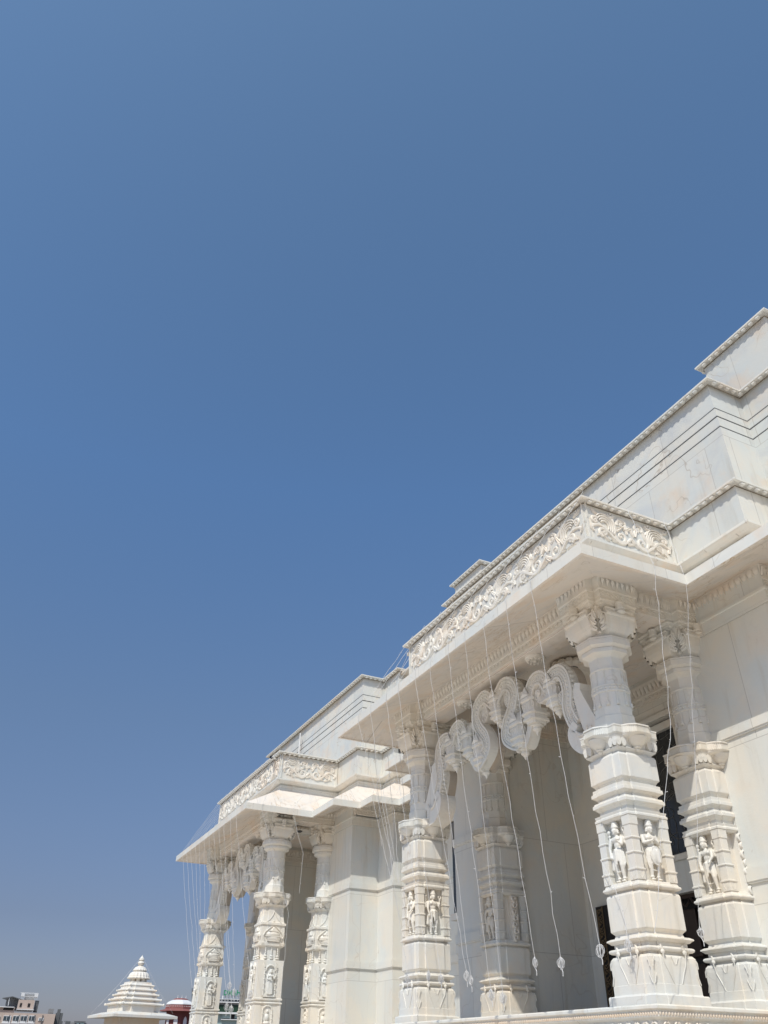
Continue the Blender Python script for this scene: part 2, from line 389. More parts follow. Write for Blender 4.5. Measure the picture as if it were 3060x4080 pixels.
# ------------------------------------------------------------------ carved bands (petal row + scroll row) around the top of walls and beams
def band(path, off, z, inward=False, name='carved_band'):
    mb = MB()
    mb.sweep(path, [(off-.06, z), (off, z), (off, z+.012), (off-.012, z+.02), (off-.012, z+.115), (off+.012, z+.125), (off+.012, z+.155), (off, z+.165), (off+.03, z+.375), (off-.06, z+.375)])
    o = tb(mb, name, M_carve)
    for M, l in seg_frames(path, off, z):
        mb = MB()
        n = max(1, int(l/0.105)); s = l/n
        for i in range(n):
            u = (i+.5)*s
            # petals: raised inverted leaf with a groove
            w = s*.44
            vs = [(u-w, .325, .030), (u, .325, .036), (u+w, .325, .030), (u+w*.9, .26, .030), (u, .17, .006), (u-w*.9, .26, .030), (u, .27, .038)]
            mb.add(vs, [(0, 1, 6, 5), (1, 2, 3, 6), (3, 4, 6), (4, 5, 6)], M)
            mb.add([(u+s*.5-.012, .175, .004), (u+s*.5+.012, .175, .004), (u+s*.5+.006, .30, .03), (u+s*.5-.006, .30, .03), (u+s*.5, .18, .03), (u+s*.5, .30, .052)], [(0, 4, 5, 3), (1, 2, 5, 4), (0, 1, 4)], M)
            # scroll wave
            pp = [(u + .036*math.cos(a*.62+(PI if i % 2 else 0))*(1-a*.075), .067 + .032*math.sin(a*.62)*(1-a*.075), .002) for a in range(11)]
            mb.tube(pp, .0085, 4, M, flat=1.0, nrm=(0, 0, 1))
        tb(mb, 'band_carving', M_carve, o)
    return o
band(P[:5] + P[5:8], .0, 5.61)
band(P[7:15], .0, 5.61)
band(P[14:22], .0, 5.61)
# inside the porches
def inner_path(a, b): return [(a, 8.95), (a, 10.7), (b, 10.7), (b, 8.95)]
band(inner_path(-8.28, -13.3), .03, 5.72)
band(inner_path(-22.35, -27.5), .03, 5.72)

# ------------------------------------------------------------------ beams, ceilings
for x0, x1 in (NPX, FPX):
    mb = MB()
    mb.box(x1+.0, x0-.0, 7.2+.02, 7.70, 5.605, 6.22)
    for a in (x0-.51, x1+.0): mb.box(a+.02 if a == x1 else a, a+.51-(.02 if a != x1 else 0), 7.7005, 8.97, 5.605, 6.22)
    mb.box(x1+.04, x0-.04, 7.26, 7.64, 5.585, 5.604)
    tb(mb, 'beam', M_soff, bevel=.012)
    mb = MB(); mb.box(x1, x0, 7.6, 12.0, 6.2, 6.3); tb(mb, 'ceiling', M_soff)
def rosette(x, y):
    mb = MB(); T = Matrix.Translation((x, y, 5.584))
    mb.lathe([(.001, -.060), (.05, -.065), (.12, -.058), (.155, -.045), (.17, -.02), (.17, 0)], 24, T)
    for k in range(12): mb.ball((.12*math.cos(k*PI/6), .12*math.sin(k*PI/6), -.058), .024, 6, 4, T)
    mb.ball((0, 0, -.065), .035, 8, 4, T)
    return tb(mb, 'soffit_rosette', M_carve, smooth=True)
for x in (-9.83, -12.05): rosette(x, 7.47)
for x in (-23.8, -26.1): rosette(x, 7.47)
def big_rosette(x, y):
    mb = MB(); T = Matrix.Translation((x, y, 6.2)); n = 64
    prof = [(0.02, -.09), (.12, -.085), (.26, -.10), (.39, -.12), (.445, -.10), (.43, -.05), (.30, 0)]
    rings = []
    for r, z in prof:
        ring = []
        for i in range(n):
            a = 2*PI*i/n; lob = abs(math.cos(8*a)); rr = r*(1 - (0.13*(1-lob)**2 if r > .2 else 0)); ring.append((rr*math.cos(a), rr*math.sin(a), z - (.03*lob if r > .2 and z < -.05 else 0)))
        rings.append(ring)
    mb.loft(rings, T); o = tb(mb, 'ceiling_rosette', M_carve, smooth=True)
    mb = MB(); mb.lathe([(.001, -.14), (.06, -.13), (.10, -.10), (.11, -.08), (.1, -.06)], 16, T); tb(mb, 'hook_boss', M_greyc, o, smooth=True)
big_rosette(-10.82, 9.05); big_rosette(-24.9, 9.05)
def bell(x, y, lab):
    mb = MB(); mb.lathe([(.001, -.36), (.03, -.355), (.066, -.33), (.072, -.28), (.055, -.22), (.035, -.18), (.022, -.14), (.016, -.10), (.016, .06)], 16)
    o = mb.build('hanging_bell', M_bell, None, smooth=True, loc=(x, y, 6.06)); tag(o, lab, 'bell'); return o
bell(-10.82, 9.05, 'small copper bell hanging from the scalloped ceiling rosette of the near porch')

# ------------------------------------------------------------------ eave
P2 = offs(P, .08); P1 = offs(P, -.08)
mb = MB(); n = len(E)
vs = [(x, y, 5.60) for x, y in E] + [(x, y, 5.76) for x, y in E]
mb.add(vs, [(i, i+1, n+i+1, n+i) for i in range(n-1)])
ev = tb(mb, 'eave', M_eave)
mb = MB()
lip = offs(E, -.05)
mb.add([(x, y, 5.60) for x, y in E] + [(x, y, 5.60) for x, y in lip] + [(x, y, 5.615) for x, y in lip] + [(x, y, 5.985) for x, y in offs(P, -.02)], [(i, i+1, n+i+1, n+i) for i in range(n-1)] + [(n+i, n+i+1, 2*n+i+1, 2*n+i) for i in range(n-1)] + [(2*n+i, 2*n+i+1, 3*n+i+1, 3*n+i) for i in range(n-1)])
tb(mb, 'soffit', M_soff, ev)
mb = MB()
mb.add([(x, y, 5.76) for x, y in E] + [(x, y, 6.40) for x, y in P1], [(i, i+1, n+i+1, n+i) for i in range(n-1)])
tb(mb, 'eave_slope', M_soff, ev)

# ------------------------------------------------------------------ parapet
mb = MB()
mb.sweep(P, [(-.08, 6.38), (-.08, 6.47), (-.06, 6.48), (-.06, 6.52), (-.09, 6.53), (-.09, 6.555), (-.02, 6.56), (.04, 6.585), (.08, 6.61), (.10, 6.625), (.10, 6.665), (.04, 6.67), (.03, 6.69), (0, 6.70)])
tb(mb, 'parapet_base', M_eave, bevel=0)
mb = MB(); mb.sweep(P, [(0, 6.70), (0, 7.40)]); par = tb(mb, 'parapet', M_attic)
def cornice(path, zt, proj, name='cornice', closed=False, tooth=True):
    mb = MB()
    mb.sweep(path, [(-.5, zt-.055), (0, zt-.055), (proj-.035, zt-.055), (proj-.035, zt-.042), (proj-.012, zt-.038), (proj, zt-.03), (proj, zt), (-.5, zt)])
    o = tb(mb, name, M_eave)
    gm = MB(); gm.sweep(path, [(.001, zt-.072), (.006, zt-.070), (.006, zt-.0555), (.001, zt-.0553)]); tb(gm, 'joint_line', M_grime, o)
    if tooth:
        for M, l in seg_frames(path, 0, zt):
            mb = MB()
            n = max(1, round(l/.15)); s = l/n; e = proj-.010
            for i in range(n):
                u = (i+.5)*s; r = s*.31; m = 6
                vs = []
                for nn, k_ in ((e, .72), (e-.012, 1.0), (e-.05, 1.0)):
                    vs += [(u + r*k_*math.cos(PI+PI*a/m), -.048 + r*.8*k_*math.sin(PI+PI*a/m), nn) for a in range(m+1)]
                fs = [tuple(range(m+1))] + [(w_*(m+1)+a, w_*(m+1)+a+1, (w_+1)*(m+1)+a+1, (w_+1)*(m+1)+a) for a in range(m) for w_ in (0, 1)]
                mb.add(vs, fs, M)
            tb(mb, 'scalloped_edge', M_eave, o)
    return o
cornice(P, 7.43, .11)

# ---- scroll relief
def spiral(cx, cy, r0, turns, a0, sgn=1, n=22, r1=.02):
    return [(cx + (r0+(r1-r0)*t/n)*math.cos(a0+sgn*turns*2*PI*t/n), cy + (r0+(r1-r0)*t/n)*math.sin(a0+sgn*turns*2*PI*t/n), 0.006) for t in range(n+1)]
def leaf(mb, x, y, ang, ln, w, M, h=.03):
    m = 6; ca, sa = math.cos(ang), math.sin(ang); vs = []
    for k in range(m+1):
        t = k/m; ww = w*math.sin(PI*min(1, t*.85+.12))*(1-.35*t); bend = .25*ln*t*t
        px, py = x+ca*ln*t - sa*bend, y+sa*ln*t + ca*bend
        vs += [(px-sa*ww, py+ca*ww, .0), (px-sa*ww*.45, py+ca*ww*.45, h), (px, py, h*.55), (px+sa*ww*.45, py-ca*ww*.45, h), (px+sa*ww, py-ca*ww, .0)]
    fs = []
    for k in range(m):
        for j in range(4): a = k*5+j; fs.append((a, a+1, a+6, a+5))
    mb.add(vs, fs, M)
def flower(mb, x, y, r, M, half=True, flip=False):
    k = 7
    for i in range(k):
        a = (PI if not flip else 0) + PI*(i+.5)/k if half else 2*PI*i/k
        mb.ball((x+r*.66*math.cos(a), y+r*.66*math.sin(a), .006), (r*.26, r*.26, .04), 6, 4, M)
    pp = [(x+r*math.cos((PI if not flip else 0)+PI*i/10), y+r*math.sin((PI if not flip else 0)+PI*i/10), .004) for i in range(11)]
    mb.tube(pp, .014, 5, M, nrm=(0, 0, 1)); mb.ball((x, y, .01), (r*.3, r*.3, .04), 8, 4, M)
def scroll_panel(mb, M, L_, H, rnd):
    nu = max(1, round(L_/.92)); s = L_/nu
    for i in range(nu):
        u0 = i*s; mir = (i % 2 == 1)
        def T(pts):
            return [(u0 + (s-x if mir else x), y, z) for x, y, z in pts]
        def X(x): return u0 + (s-x if mir else x)
        sg = -1 if mir else 1
        A = lambda a: (PI-a) if mir else a
        # main stem S-wave
        st = [(s*t/14, H*(.30+.20*math.sin(2*PI*t/14+.3)), .0) for t in range(15)]
        mb.tube(T(st), [.036-.010*abs(t-7)/7 for t in range(15)], 6, M, nrm=(0, 0, 1), flat=1.25)
        # plume of parallel grooved ribbons
        for q in range(4):
            r = .085+.038*q
            arc = [(s*.34 + r*math.cos(a), H*.50 + r*1.15*math.sin(a), .010+.004*q) for a in [(-.5+.33*t) for t in range(10)]]
            arc = [(s*.12+.015*q, H*(.14+.035*q), .006)] + [(s*.24+.02*q, H*(.22+.04*q), .01)] + list(reversed(arc))[::-1]
            mb.tube(T(arc), [.010]+[.016]*(len(arc)-2)+[.012], 5, M, nrm=(0, 0, 1), flat=1.5)
        # volutes
        for cx, cy, r0, tn, a0, dr in ((.73, .32, .135, 1.35, 2.2, 1), (.30, .30, .09, 1.25, 4.4, -1), (.80, .74, .105, 1.3, 3.6, -1), (.12, .62, .075, 1.2, .5, 1)):
            sp = spiral(s*cx, H*cy, r0+rnd.uniform(-.01, .01), tn, a0, dr)
            mb.tube(T(sp), [.030-.012*t/22 for t in range(23)], 6, M, nrm=(0, 0, 1), flat=1.0)
            mb.ball((X(s*cx), H*cy, .008), (.022, .022, .03), 6, 4, M)
        # lobed leaves
        for lx, ly, la, ll, lw in ((.50, .30, 1.2, .20, .040), (.56, .40, .7, .20, .04), (.60, .62, 2.0, .16, .038), (.90, .45, 1.7, .20, .04), (.05, .25, 1.9, .18, .035), (.46, .12, .2, .20, .035), (.86, .12, .5, .17, .035), (.68, .80, .2, .14, .03), (.18, .82, 2.6, .12, .03), (.97, .70, -.8, .15, .032), (.42, .08, 2.8, .16, .03)):
            leaf(mb, X(s*lx), H*ly, A(la+rnd.uniform(-.2, .2)), ll*rnd.uniform(1.05, 1.3), lw*1.25, M, .032)
        flower(mb, X(s*.52), H*.93, .085, M)
        if i % 2 == 0: flower(mb, X(s*.08), H*.95, .07, M)
rnd = random.Random(4)
def frieze(path, a, b):
    mb = MB(); fb = MB()
    for k, (M, l) in enumerate(seg_frames(path[a:b], .002, 6.725)):
        scroll_panel(mb, M @ Matrix.Translation((.09, 0, 0)) @ Matrix.Diagonal((1, 1, .72, 1)), l-.18, .62, rnd)
        for u in (.018, l-.048): fb.box(u, u+.03, -.02, .655, 0, .022, M)
    tb(mb, 'scroll_frieze', M_carve, par, smooth=True)
    tb(fb, 'frieze_border', M_eave, par)
frieze(P, 3, 7); frieze(P, 15, 19)

# ------------------------------------------------------------------ upper attic
U = [(4, 9.9), (-6.5, 9.9), (-6.5, 9.16), (-15.45, 9.16), (-15.45, 9.9), (-16.6, 9.9), (-16.6, 10.6), (-19.6, 10.6), (-19.6, 9.88), (-20.54, 9.88), (-20.54, 9.16), (-29.1, 9.16), (-29.1, 9.9), (-29.8, 9.9), (-29.8, 16)]
mb = MB()
mb.sweep(U, [(0, 7.2), (0, 8.70), (-.012, 8.705), (-.012, 8.72), (.0, 8.725), (.0, 8.915), (-.014, 8.92), (-.014, 8.94), (.0, 8.945), (.0, 9.105), (-.022, 9.11), (-.022, 9.66)])
tb(mb, 'attic_wall', M_attic)
mb = MB()
for z in (8.712, 8.93, 9.112): mb.sweep(U, [(-.006, z-.008), (.004, z-.006), (.004, z+.007), (-.006, z+.009)])  # dark grey strips paint in the shadow lines of the slab grooves
tb(mb, 'groove_shade', M_greyc)
cornice(U, 9.70, .11)
for x0, x1 in ((-5.56, -6.98), (-14.86, -16.2)):
    pth = [(x0, 13), (x0, 9.87), (x1, 9.87), (x1, 13)]
    mb = MB(); mb.sweep(pth, [(0, 9.68), (0, 10.80)]); tb(mb, 'attic_wall', M_attic)
    cornice(pth, 10.84, .11)
    mb = MB(); mb.box(x1+.05, x0-.05, 9.93, 12.9, 10.65, 10.76); tb(mb, 'roof', M_floor)
# roofs (flat stone slabs) behind the parapets
mb = MB()
mb.box(-29.75, 4, 9.95, 16, 9.55, 9.6); mb.box(-15.4, -6.55, 9.2, 9.95, 9.55, 9.6); mb.box(-29.0, -20.6, 9.2, 9.95, 9.55, 9.6)
mb.box(-14.0, -7.9, 7.25, 9.16, 7.28, 7.34); mb.box(-27.9, -21.8, 7.25, 9.16, 7.28, 7.34)
mb.box(-29.85, 4, 9.8, 16, 6.9, 7.0)
tb(mb, 'roof', M_floor)
mb = MB(); mb.add([(-29.9, 16, GZ), (4, 16, GZ), (4, 16, 9.6), (-29.9, 16, 9.6)], [(0, 1, 2, 3)]); mb.add([(4, 8.8, GZ), (4, 16, GZ), (4, 16, 9.6), (4, 8.8, 9.6)], [(0, 1, 2, 3)]); tb(mb, 'wall', M_wall)

# ------------------------------------------------------------------ plinth ledge
LG = [(4, 9.5), (-6.2, 9.5), (-6.2, 8.72), (-7.71, 8.72), (-7.71, 7.0), (-14.16, 7.0), (-14.16, 8.72), (-15.4, 8.72), (-15.4, 9.5), (-20.2, 9.5), (-20.2, 8.72), (-21.75, 8.72), (-21.75, 7.0), (-28.1, 7.0), (-28.1, 8.72), (-29.8, 8.72), (-30.4, 16)]
mb = MB()
mb.sweep(LG, [(-2.2, .6155), (-.02, .6155), (0, .60), (0, .575), (-.015, .565), (-.03, .56), (-.03, .50), (-.045, .49), (-.075, .47), (-.075, .05), (-.02, 0), (0, -.1), (0, GZ)])
plinth = tb(mb, 'plinth', M_eave)
mb = MB()
mb.box(-13.8, -8.0, 8.5, 10.69, .55, .614); mb.box(-27.8, -22.1, 8.5, 10.69, .55, .614)
tb(mb, 'porch_floor', M_floor)
mb = MB()
for M, l in seg_frames(LG[3:7], -.028, .53):
    n = int(l/.042)
    for i in range(n): mb.ball(((i+.5)*l/n, 0, 0), (.018, .022, .014), 6, 4, M)
tb(mb, 'bead_row', M_bead, plinth, smooth=True)
mb = MB(); rb = random.Random(8)
for M, l in seg_frames(LG[3:7], -.075, .44):
    n = int(l/.14); s = l/n
    for i in range(n):
        u = (i+.5)*s
        for q, w in ((1, .052), (-1, .052)):
            mb.tube([(u, -.34, .0), (u+q*w*.9, -.22, .01), (u+q*w, -.08, .012), (u+q*w*.6, 0, .02), (u+q*.012, .01, .02)], .011, 5, M, nrm=(0, 0, 1))
        leaf(mb, u, -.30, PI/2, .24, .03, M, .03)
        leaf(mb, u+s/2, -.10, -PI/2, .2, .022, M, .03)
tb(mb, 'lotus_carving', M_carve, plinth, smooth=True)

# ------------------------------------------------------------------ figures
def remesh(mb, vox, name, m, parent, M):
    me = D.meshes.new('tmp'); me.from_pydata(mb.v, [], mb.f); o = D.objects.new('tmp', me); C.objects.link(o)
    r = o.modifiers.new('r', 'REMESH'); r.mode = 'VOXEL'; r.voxel_size = vox
    s = o.modifiers.new('s', 'SMOOTH'); s.iterations = 2; s.factor = .5
    dg = bpy.context.evaluated_depsgraph_get(); dg.update()
    nm = D.meshes.new_from_object(o.evaluated_get(dg)); nm.name = name
    D.objects.remove(o); D.meshes.remove(me)
    nm.materials.clear(); nm.materials.append(m)
    for p in nm.polygons: p.use_smooth = True
    return nm
def limb(mb, a, b, r0, r1, n=8):
    a = Vector(a); b = Vector(b); k = 5
    mb.tube([tuple(a+(b-a)*t/k) for t in range(k+1)], [r0+(r1-r0)*t/k for t in range(k+1)], n)
    mb.ball(tuple(a), r0, 8, 5); mb.ball(tuple(b), r1, 8, 5)
def hand(mb, c, d=(0, 1, 0), s=1.0):
    c = Vector(c); d = Vector(d).normalized(); mb.ball(tuple(c), (.018*s, .022*s, .012*s), 6, 4)
    sd = d.cross(Vector((0, 0, 1))); 
    if sd.length < .1: sd = Vector((1, 0, 0))
    for k, ln in enumerate((.026, .031, .029, .023)):
        b = c + sd*((k-1.5)*.009*s); mb.tube([tuple(b), tuple(b+d*ln*s)], [.0058*s, .0045*s], 5)
    mb.tube([tuple(c+sd*.016*s), tuple(c+sd*.026*s+d*.012*s)], [.006*s, .005*s], 5)
_fig = {}
def figure_mesh(kind):
    # local: x across, y up (0..0.74), z outward
    if kind in _fig: return _fig[kind]
    mb = MB()
    hx = {'pray': .01, 'four': 0, 'side': -.01, 'robe': 0}[kind]
    # head, face, ears, crown
    mb.ball((hx, .598, .052), (.036, .047, .040), 12, 8)
    mb.ball((hx, .590, .090), (.008, .012, .010), 6, 4)
    mb.ball((hx-.014, .603, .086), (.009, .005, .007), 6, 4); mb.ball((hx+.014, .603, .086), (.009, .005, .007), 6, 4)
    mb.ball((hx, .572, .085), (.013, .005, .007), 6, 4); mb.ball((hx, .560, .078), (.014, .011, .012), 6, 4)
    for q in (-1, 1):
        mb.ball((hx+q*.038, .592, .05), (.010, .017, .010), 6, 4); mb.ball((hx+q*.042, .568, .052), .011, 6, 4)
    if kind != 'robe':
        mb.lathe([(.042, 0), (.044, .018), (.038, .022), (.036, .05), (.026, .075), (.020, .080), (.012, .105), (.004, .12)], 12, Matrix.Translation((hx, .628, .048)) @ Matrix.Rotation(-PI/2, 4, 'X'))
    else:
        mb.ball((hx, .625, .045), (.046, .045, .045), 10, 6)
        limb(mb, (hx-.03, .60, .03), (hx-.04, .53, .03), .022, .026); limb(mb, (hx+.03, .60, .03), (hx+.04, .53, .03), .022, .026)
    limb(mb, (hx, .56, .045), (0, .535, .04), .02, .024)
    # torso
    mb.ball((0, .49, .045), (.070, .050, .040), 12, 8); mb.ball((0, .43, .042), (.050, .055, .034), 12, 8); mb.ball((.005, .365, .042), (.062, .045, .040), 12, 8)
    limb(mb, (-.062, .512, .042), (.062, .512, .042), .022, .022)
    mb.ball((-.028, .488, .072), (.024, .018, .014), 8, 5); mb.ball((.028, .488, .072), (.024, .018, .014), 8, 5)
    # legs
    if kind == 'robe':
        limb(mb, (-.025, .34, .04), (-.032, .04, .045), .042, .036); limb(mb, (.025, .34, .04), (.03, .04, .045), .042, .036)
        for k in range(5): limb(mb, (-.05+.025*k, .36, .068), (-.06+.03*k, .03, .078), .008, .009, 5)
        mb.ball((0, .03, .045), (.07, .02, .04), 10, 5)
    else:
        kx = .03 if kind == 'side' else .0
        limb(mb, (-.032, .345, .045), (-.040, .19, .055), .040, .027); limb(mb, (-.040, .19, .055), (-.036, .03, .045), .026, .016)
        limb(mb, (.032, .345, .045), (.045+kx*.5, .19, .062), .040, .027); limb(mb, (.045+kx*.5, .19, .062), (.036+kx, .03, .045), .026, .016)
        mb.ball((-.038, .014, .062), (.018, .013, .034), 8, 5); mb.ball((.040+kx, .014, .062), (.018, .013, .034), 8, 5)
        for q, yy in ((-.036, .045), (.036+kx, .045)): mb.tube([(q+.022*math.cos(t), yy, .045+.022*math.sin(t)) for t in [i*PI/5 for i in range(10)]], .006, 5, close=True)
        # belt and sash
        mb.tube([(.066*math.cos(t), .372-.012*math.sin(t), .042+.042*math.sin(t)) for t in [i*PI/6 for i in range(12)]], .010, 5, close=True)
        limb(mb, (0, .37, .09), (.004, .20, .092), .014, .010, 6); limb(mb, (.02, .36, .086), (.026, .24, .088), .008, .007, 5)
        mb.tube([(-.055, .36, .06), (-.075, .25, .05), (-.06, .14, .055), (-.01, .115, .07), (.05, .13, .06), (.085, .22, .045), (.07, .35, .05)], .009, 6)
    if kind == 'pray':
        for q in (-1, 1):
            limb(mb, (q*.078, .505, .04), (q*.088, .425, .06), .026, .021); limb(mb, (q*.088, .425, .06), (q*.014, .455, .105), .020, .013)
            hand(mb, (q*.007, .475, .108), (0, 1, .1), .9)
            for k in range(5): mb.tube([(q*(.10), .42+.02*k, .01), (q*(.135-.004*k), .47+.022*k, .015)], .008, 5)
        mb.ball((.01, .28, .085), (.062, .11, .03), 12, 8)
        mb.tube([(.01+.062*math.cos(t), .28+.11*math.sin(t), .095) for t in [i*PI/8 for i in range(16)]], .008, 5, close=True)
        limb(mb, (.02, .34, .118), (.03, .20, .118), .012, .014, 6)
    elif kind in ('four', 'side'):
        for q in (-1, 1):
            limb(mb, (q*.076, .505, .035), (q*.112, .425, .03), .024, .018); limb(mb, (q*.112, .425, .03), (q*.112, .535, .035), .017, .012)
            hand(mb, (q*.112, .55, .04), (0, 1, .1), .9)
        mb.ball((-.112, .60, .04), (.022, .03, .018), 8, 6); mb.tube([(.112+.022*math.cos(t), .60+.026*math.sin(t), .04) for t in [i*PI/5 for i in range(10)]], .010, 6, close=True)
        limb(mb, (-.078, .495, .055), (-.092, .40, .07), .024, .019); limb(mb, (-.092, .40, .07), (-.078, .31, .085), .018, .012); hand(mb, (-.076, .295, .088), (0, -1, 0), .9)
        limb(mb, (.078, .495, .055), (.092, .42, .075), .024, .019); limb(mb, (.092, .42, .075), (.07, .46 if kind == 'four' else .36, .11), .018, .012); hand(mb, (.068, .475 if kind == 'four' else .35, .115), (0, 1, 0), .9)
        limb(mb, (-.085, .30, .06), (-.088, .16, .05), .012, .022)
    else:
        limb(mb, (-.068, .50, .05), (-.080, .40, .07), .024, .020); limb(mb, (-.080, .40, .07), (-.02, .40, .10), .019, .014); hand(mb, (-.01, .405, .105), (1, 0, .1), .9)
        limb(mb, (.068, .50, .05), (.095, .42, .06), .024, .020); limb(mb, (.095, .42, .06), (.125, .50, .06), .018, .013); hand(mb, (.13, .515, .06), (0, 1, 0), .9)
    # backing slab joins all limbs into one block
    mb.ball((0, .33, .0), (.085, .31, .022), 12, 8)
    nm = remesh(mb, .0066, 'figure', M_col, None, None)
    _fig[kind] = nm; return nm
def put_figure(kind, M, parent, sc=1.0):
    me = figure_mesh(kind); o = D.objects.new('figure', me); C.objects.link(o)
    o.parent = parent; W = M @ Matrix.Diagonal((sc*1.25, sc, sc*1.25, 1))
    o.matrix_parent_inverse = Matrix.Translation(-wl(parent)); o.matrix_basis = W
    return o

# ------------------------------------------------------------------ columns
def plan(w, c=.44, d=.018):
    # square with slightly proud centre panels on each side
    k = w*(1-c); a = w-d
    q = [(a, -a), (a, -k), (w, -k), (w, k), (a, k)]
    out = []
    for r in range(4):
        for x, y in q:
            for _ in range(r): x, y = -y, x
            out.append((x, y))
    return out
def stack(mb, prof, T, d=.018):
    mb.loft([[(x, y, z) for x, y in plan(w, d=d)] for z, w in prof], T)
SIDES = [((1, 0, 0), (0, -1, 0)), ((0, 1, 0), (1, 0, 0)), ((-1, 0, 0), (0, 1, 0)), ((0, -1, 0), (-1, 0, 0))]
def col_base(T, par):
    mb = MB()
    mb.loft([[(x, y, z) for x, y in plan(w, d=.012)] for z, w in ((.612, .405), (.70, .405), (.712, .395), (.714, .36), (.725, .355), (.815, .355), (.818, .348), (1.03, .352), (1.08, .348), (1.11, .325), (1.112, .30))], T)
    stack(mb, [(1.112, .31), (1.135, .31), (1.140, .34), (1.152, .358), (1.167, .363), (1.182, .357), (1.19, .34), (1.192, .31), (1.235, .31), (1.24, .335), (1.252, .345), (1.270, .372), (1.283, .368), (1.30, .335), (1.303, .30), (1.335, .29)], T)
    o = tb(mb, 'base', M_col, par)
    mb = MB()
    for u, n in SIDES:
        F = T @ face((n[0]*.35, n[1]*.35, .82), u, n)
        for q in (-1, 1):
            mb.tube([(q*.055, .0, .004), (q*.10, .10, .006), (q*.15, .19, .008), (q*.165, .28, .012), (q*.16, .32, .03)], [.005, .0065, .007, .008, .010], 5, F, nrm=(0, 0, 1))
            mb.ball((q*.162, .312, .012), (.032, .026, .014), 8, 5, F); leaf(mb, q*.162, .315, PI/2, .07, .02, F, .022)
            mb.tube([(q*.335, .0, .004), (q*.315, .06, .006), (q*.30, .10, .006)], 0.0055, 5, F, nrm=(0, 0, 1))
            mb.tube([(q*.30, .255, .01), (q*.325, .22, .012), (q*.33, .16, .008)], .005, 5, F, nrm=(0, 0, 1)); mb.tube([(q*.012, .19, .006), (q*.05, .27, .01)], .005, 5, F, nrm=(0, 0, 1))
    tb(mb, 'lotus_relief', M_col, o, smooth=True)
    return o
def frill_plan(w, tab, e=0):
    # corner squares and projecting tabs at the face centres
    k = .165
    q = [(w, -w), (w, -.235), (w+tab*.55, -.19), (w+tab, -.10), (w+tab, .10), (w+tab*.55, .19), (w, .235)]
    out = []
    for r in range(4):
        for x, y in q:
            for _ in range(r): x, y = -y, x
            out.append((x, y))
    return out
def col_top(T, par, sq=False):
    # collar with cups and frill
    mb = MB()
    stack(mb, [(3.43, .285), (3.445, .30), (3.46, .325), (3.475, .335), (3.485, .325), (3.49, .30), (3.56, .315), (3.60, .35), (3.62, .36), (3.622, .30)], T, .01)
    rings = [[(x, y, z) for x, y in frill_plan(w, t)] for z, w, t in ((3.60, .31, .08), (3.618, .335, .115), (3.635, .345, .135), (3.645, .36, .14), (3.648, .35, .13), (3.735, .35, .13), (3.74, .36, .14), (3.758, .36, .14), (3.76, .31, .08))]
    mb.loft(rings, T)
    col = tb(mb, 'collar', M_col, par)
    mb = MB()
    fp = frill_plan(.351, .131)
    for i in range(len(fp)):
        a = Vector(fp[i]); b = Vector(fp[(i+1) % len(fp)]); l = (b-a).length; t = (b-a)/l; n = Vector((t.y, -t.x))
        k = max(1, int(l/.022))
        F = T @ face((a.x, a.y, 3.652), (t.x, t.y, 0), (n.x, n.y, 0))
        for j in range(k):
            u = (j+.5)*l/k
            mb.box(u-.005, u+.005, .004, .078, -.002, .010, F)
    tb(mb, 'frill', M_col, col)
    for u, n in SIDES:
        mb = MB()
        F = T @ Matrix.Translation((n[0]*.335, n[1]*.335, 0))
        mb.lathe([(.001, 3.435), (.022, 3.45), (.035, 3.468), (.028, 3.474), (.05, 3.482), (.058, 3.495), (.050, 3.503), (.066, 3.51), (.115, 3.555), (.142, 3.60), (.15, 3.612), (.145, 3.622)], 20, F)
        G = T @ face((n[0]*.318, n[1]*.318, 3.50), u, n)
        for q in (-1, 1):
            for uu, ww in ((.215, .040), (.300, .044)):
                leafp = [(q*uu + ww*math.cos(a)*1.0, .055 + (.058 if math.sin(a) > 0 else .072)*math.sin(a), .022) for a in [i*PI/6 for i in range(12)]]
                c0 = [(x, y, -.02) for x, y, z in leafp]
                mb.loft([c0, leafp], G)
        tb(mb, 'cup', M_col, col, smooth=True)
def col_shaft(T, par, rnd=False):
    mb = MB(); o8 = PI/8
    mb.lathe([(.285, 3.735), (.285, 3.96), (.270, 3.975), (.268, 3.98), (.264, 4.09), (.255, 4.10)], 8, T, o8)
    mb.lathe([(.246, 4.09), (.246, 4.30), (.262, 4.31), (.262, 4.33), (.252, 4.335), (.252, 4.385), (.262, 4.39), (.262, 4.41), (.243, 4.415), (.243, 4.62), (.256, 4.63), (.256, 4.65), (.246, 4.655)], 24, T)
    mb.lathe([(.25, 4.645), (.25, 4.81), (.27, 4.83), (.325, 4.86), (.345, 4.87), (.345, 4.925), (.33, 4.93), (.375, 4.95), (.405, 4.965), (.405, 5.04), (.39, 5.045), (.40, 5.06), (.40, 5.075), (.36, 5.08), (.33, 5.10), (.33, 5.15)], 8 if not rnd else 24, T, o8)
    o = tb(mb, 'shaft', M_col, par)
    mb = MB()
    for k in range(12):
        a = k*PI/6+.1; x, y = math.cos(a), math.sin(a)
        mb.tube([(x*.247, y*.247, 4.42), (x*.247, y*.247, 4.62)], .009, 5, T); mb.tube([(x*.25, y*.25, 4.16), (x*.25, y*.25, 4.31)], .010, 5, T)
        mb.lathe([(.001, 4.105), (.024, 4.108), (.027, 4.12), (.019, 4.135), (.022, 4.145), (.018, 4.165), (.012, 4.17)], 8, T @ Matrix.Translation((x*.252, y*.252, 0)))
    for k in range(26):
        a = k*2*PI/26; mb.ball((.253*math.cos(a), .253*math.sin(a), 4.36), .019, 6, 4, T)
    tb(mb, 'shaft_relief', M_col, o, smooth=True)
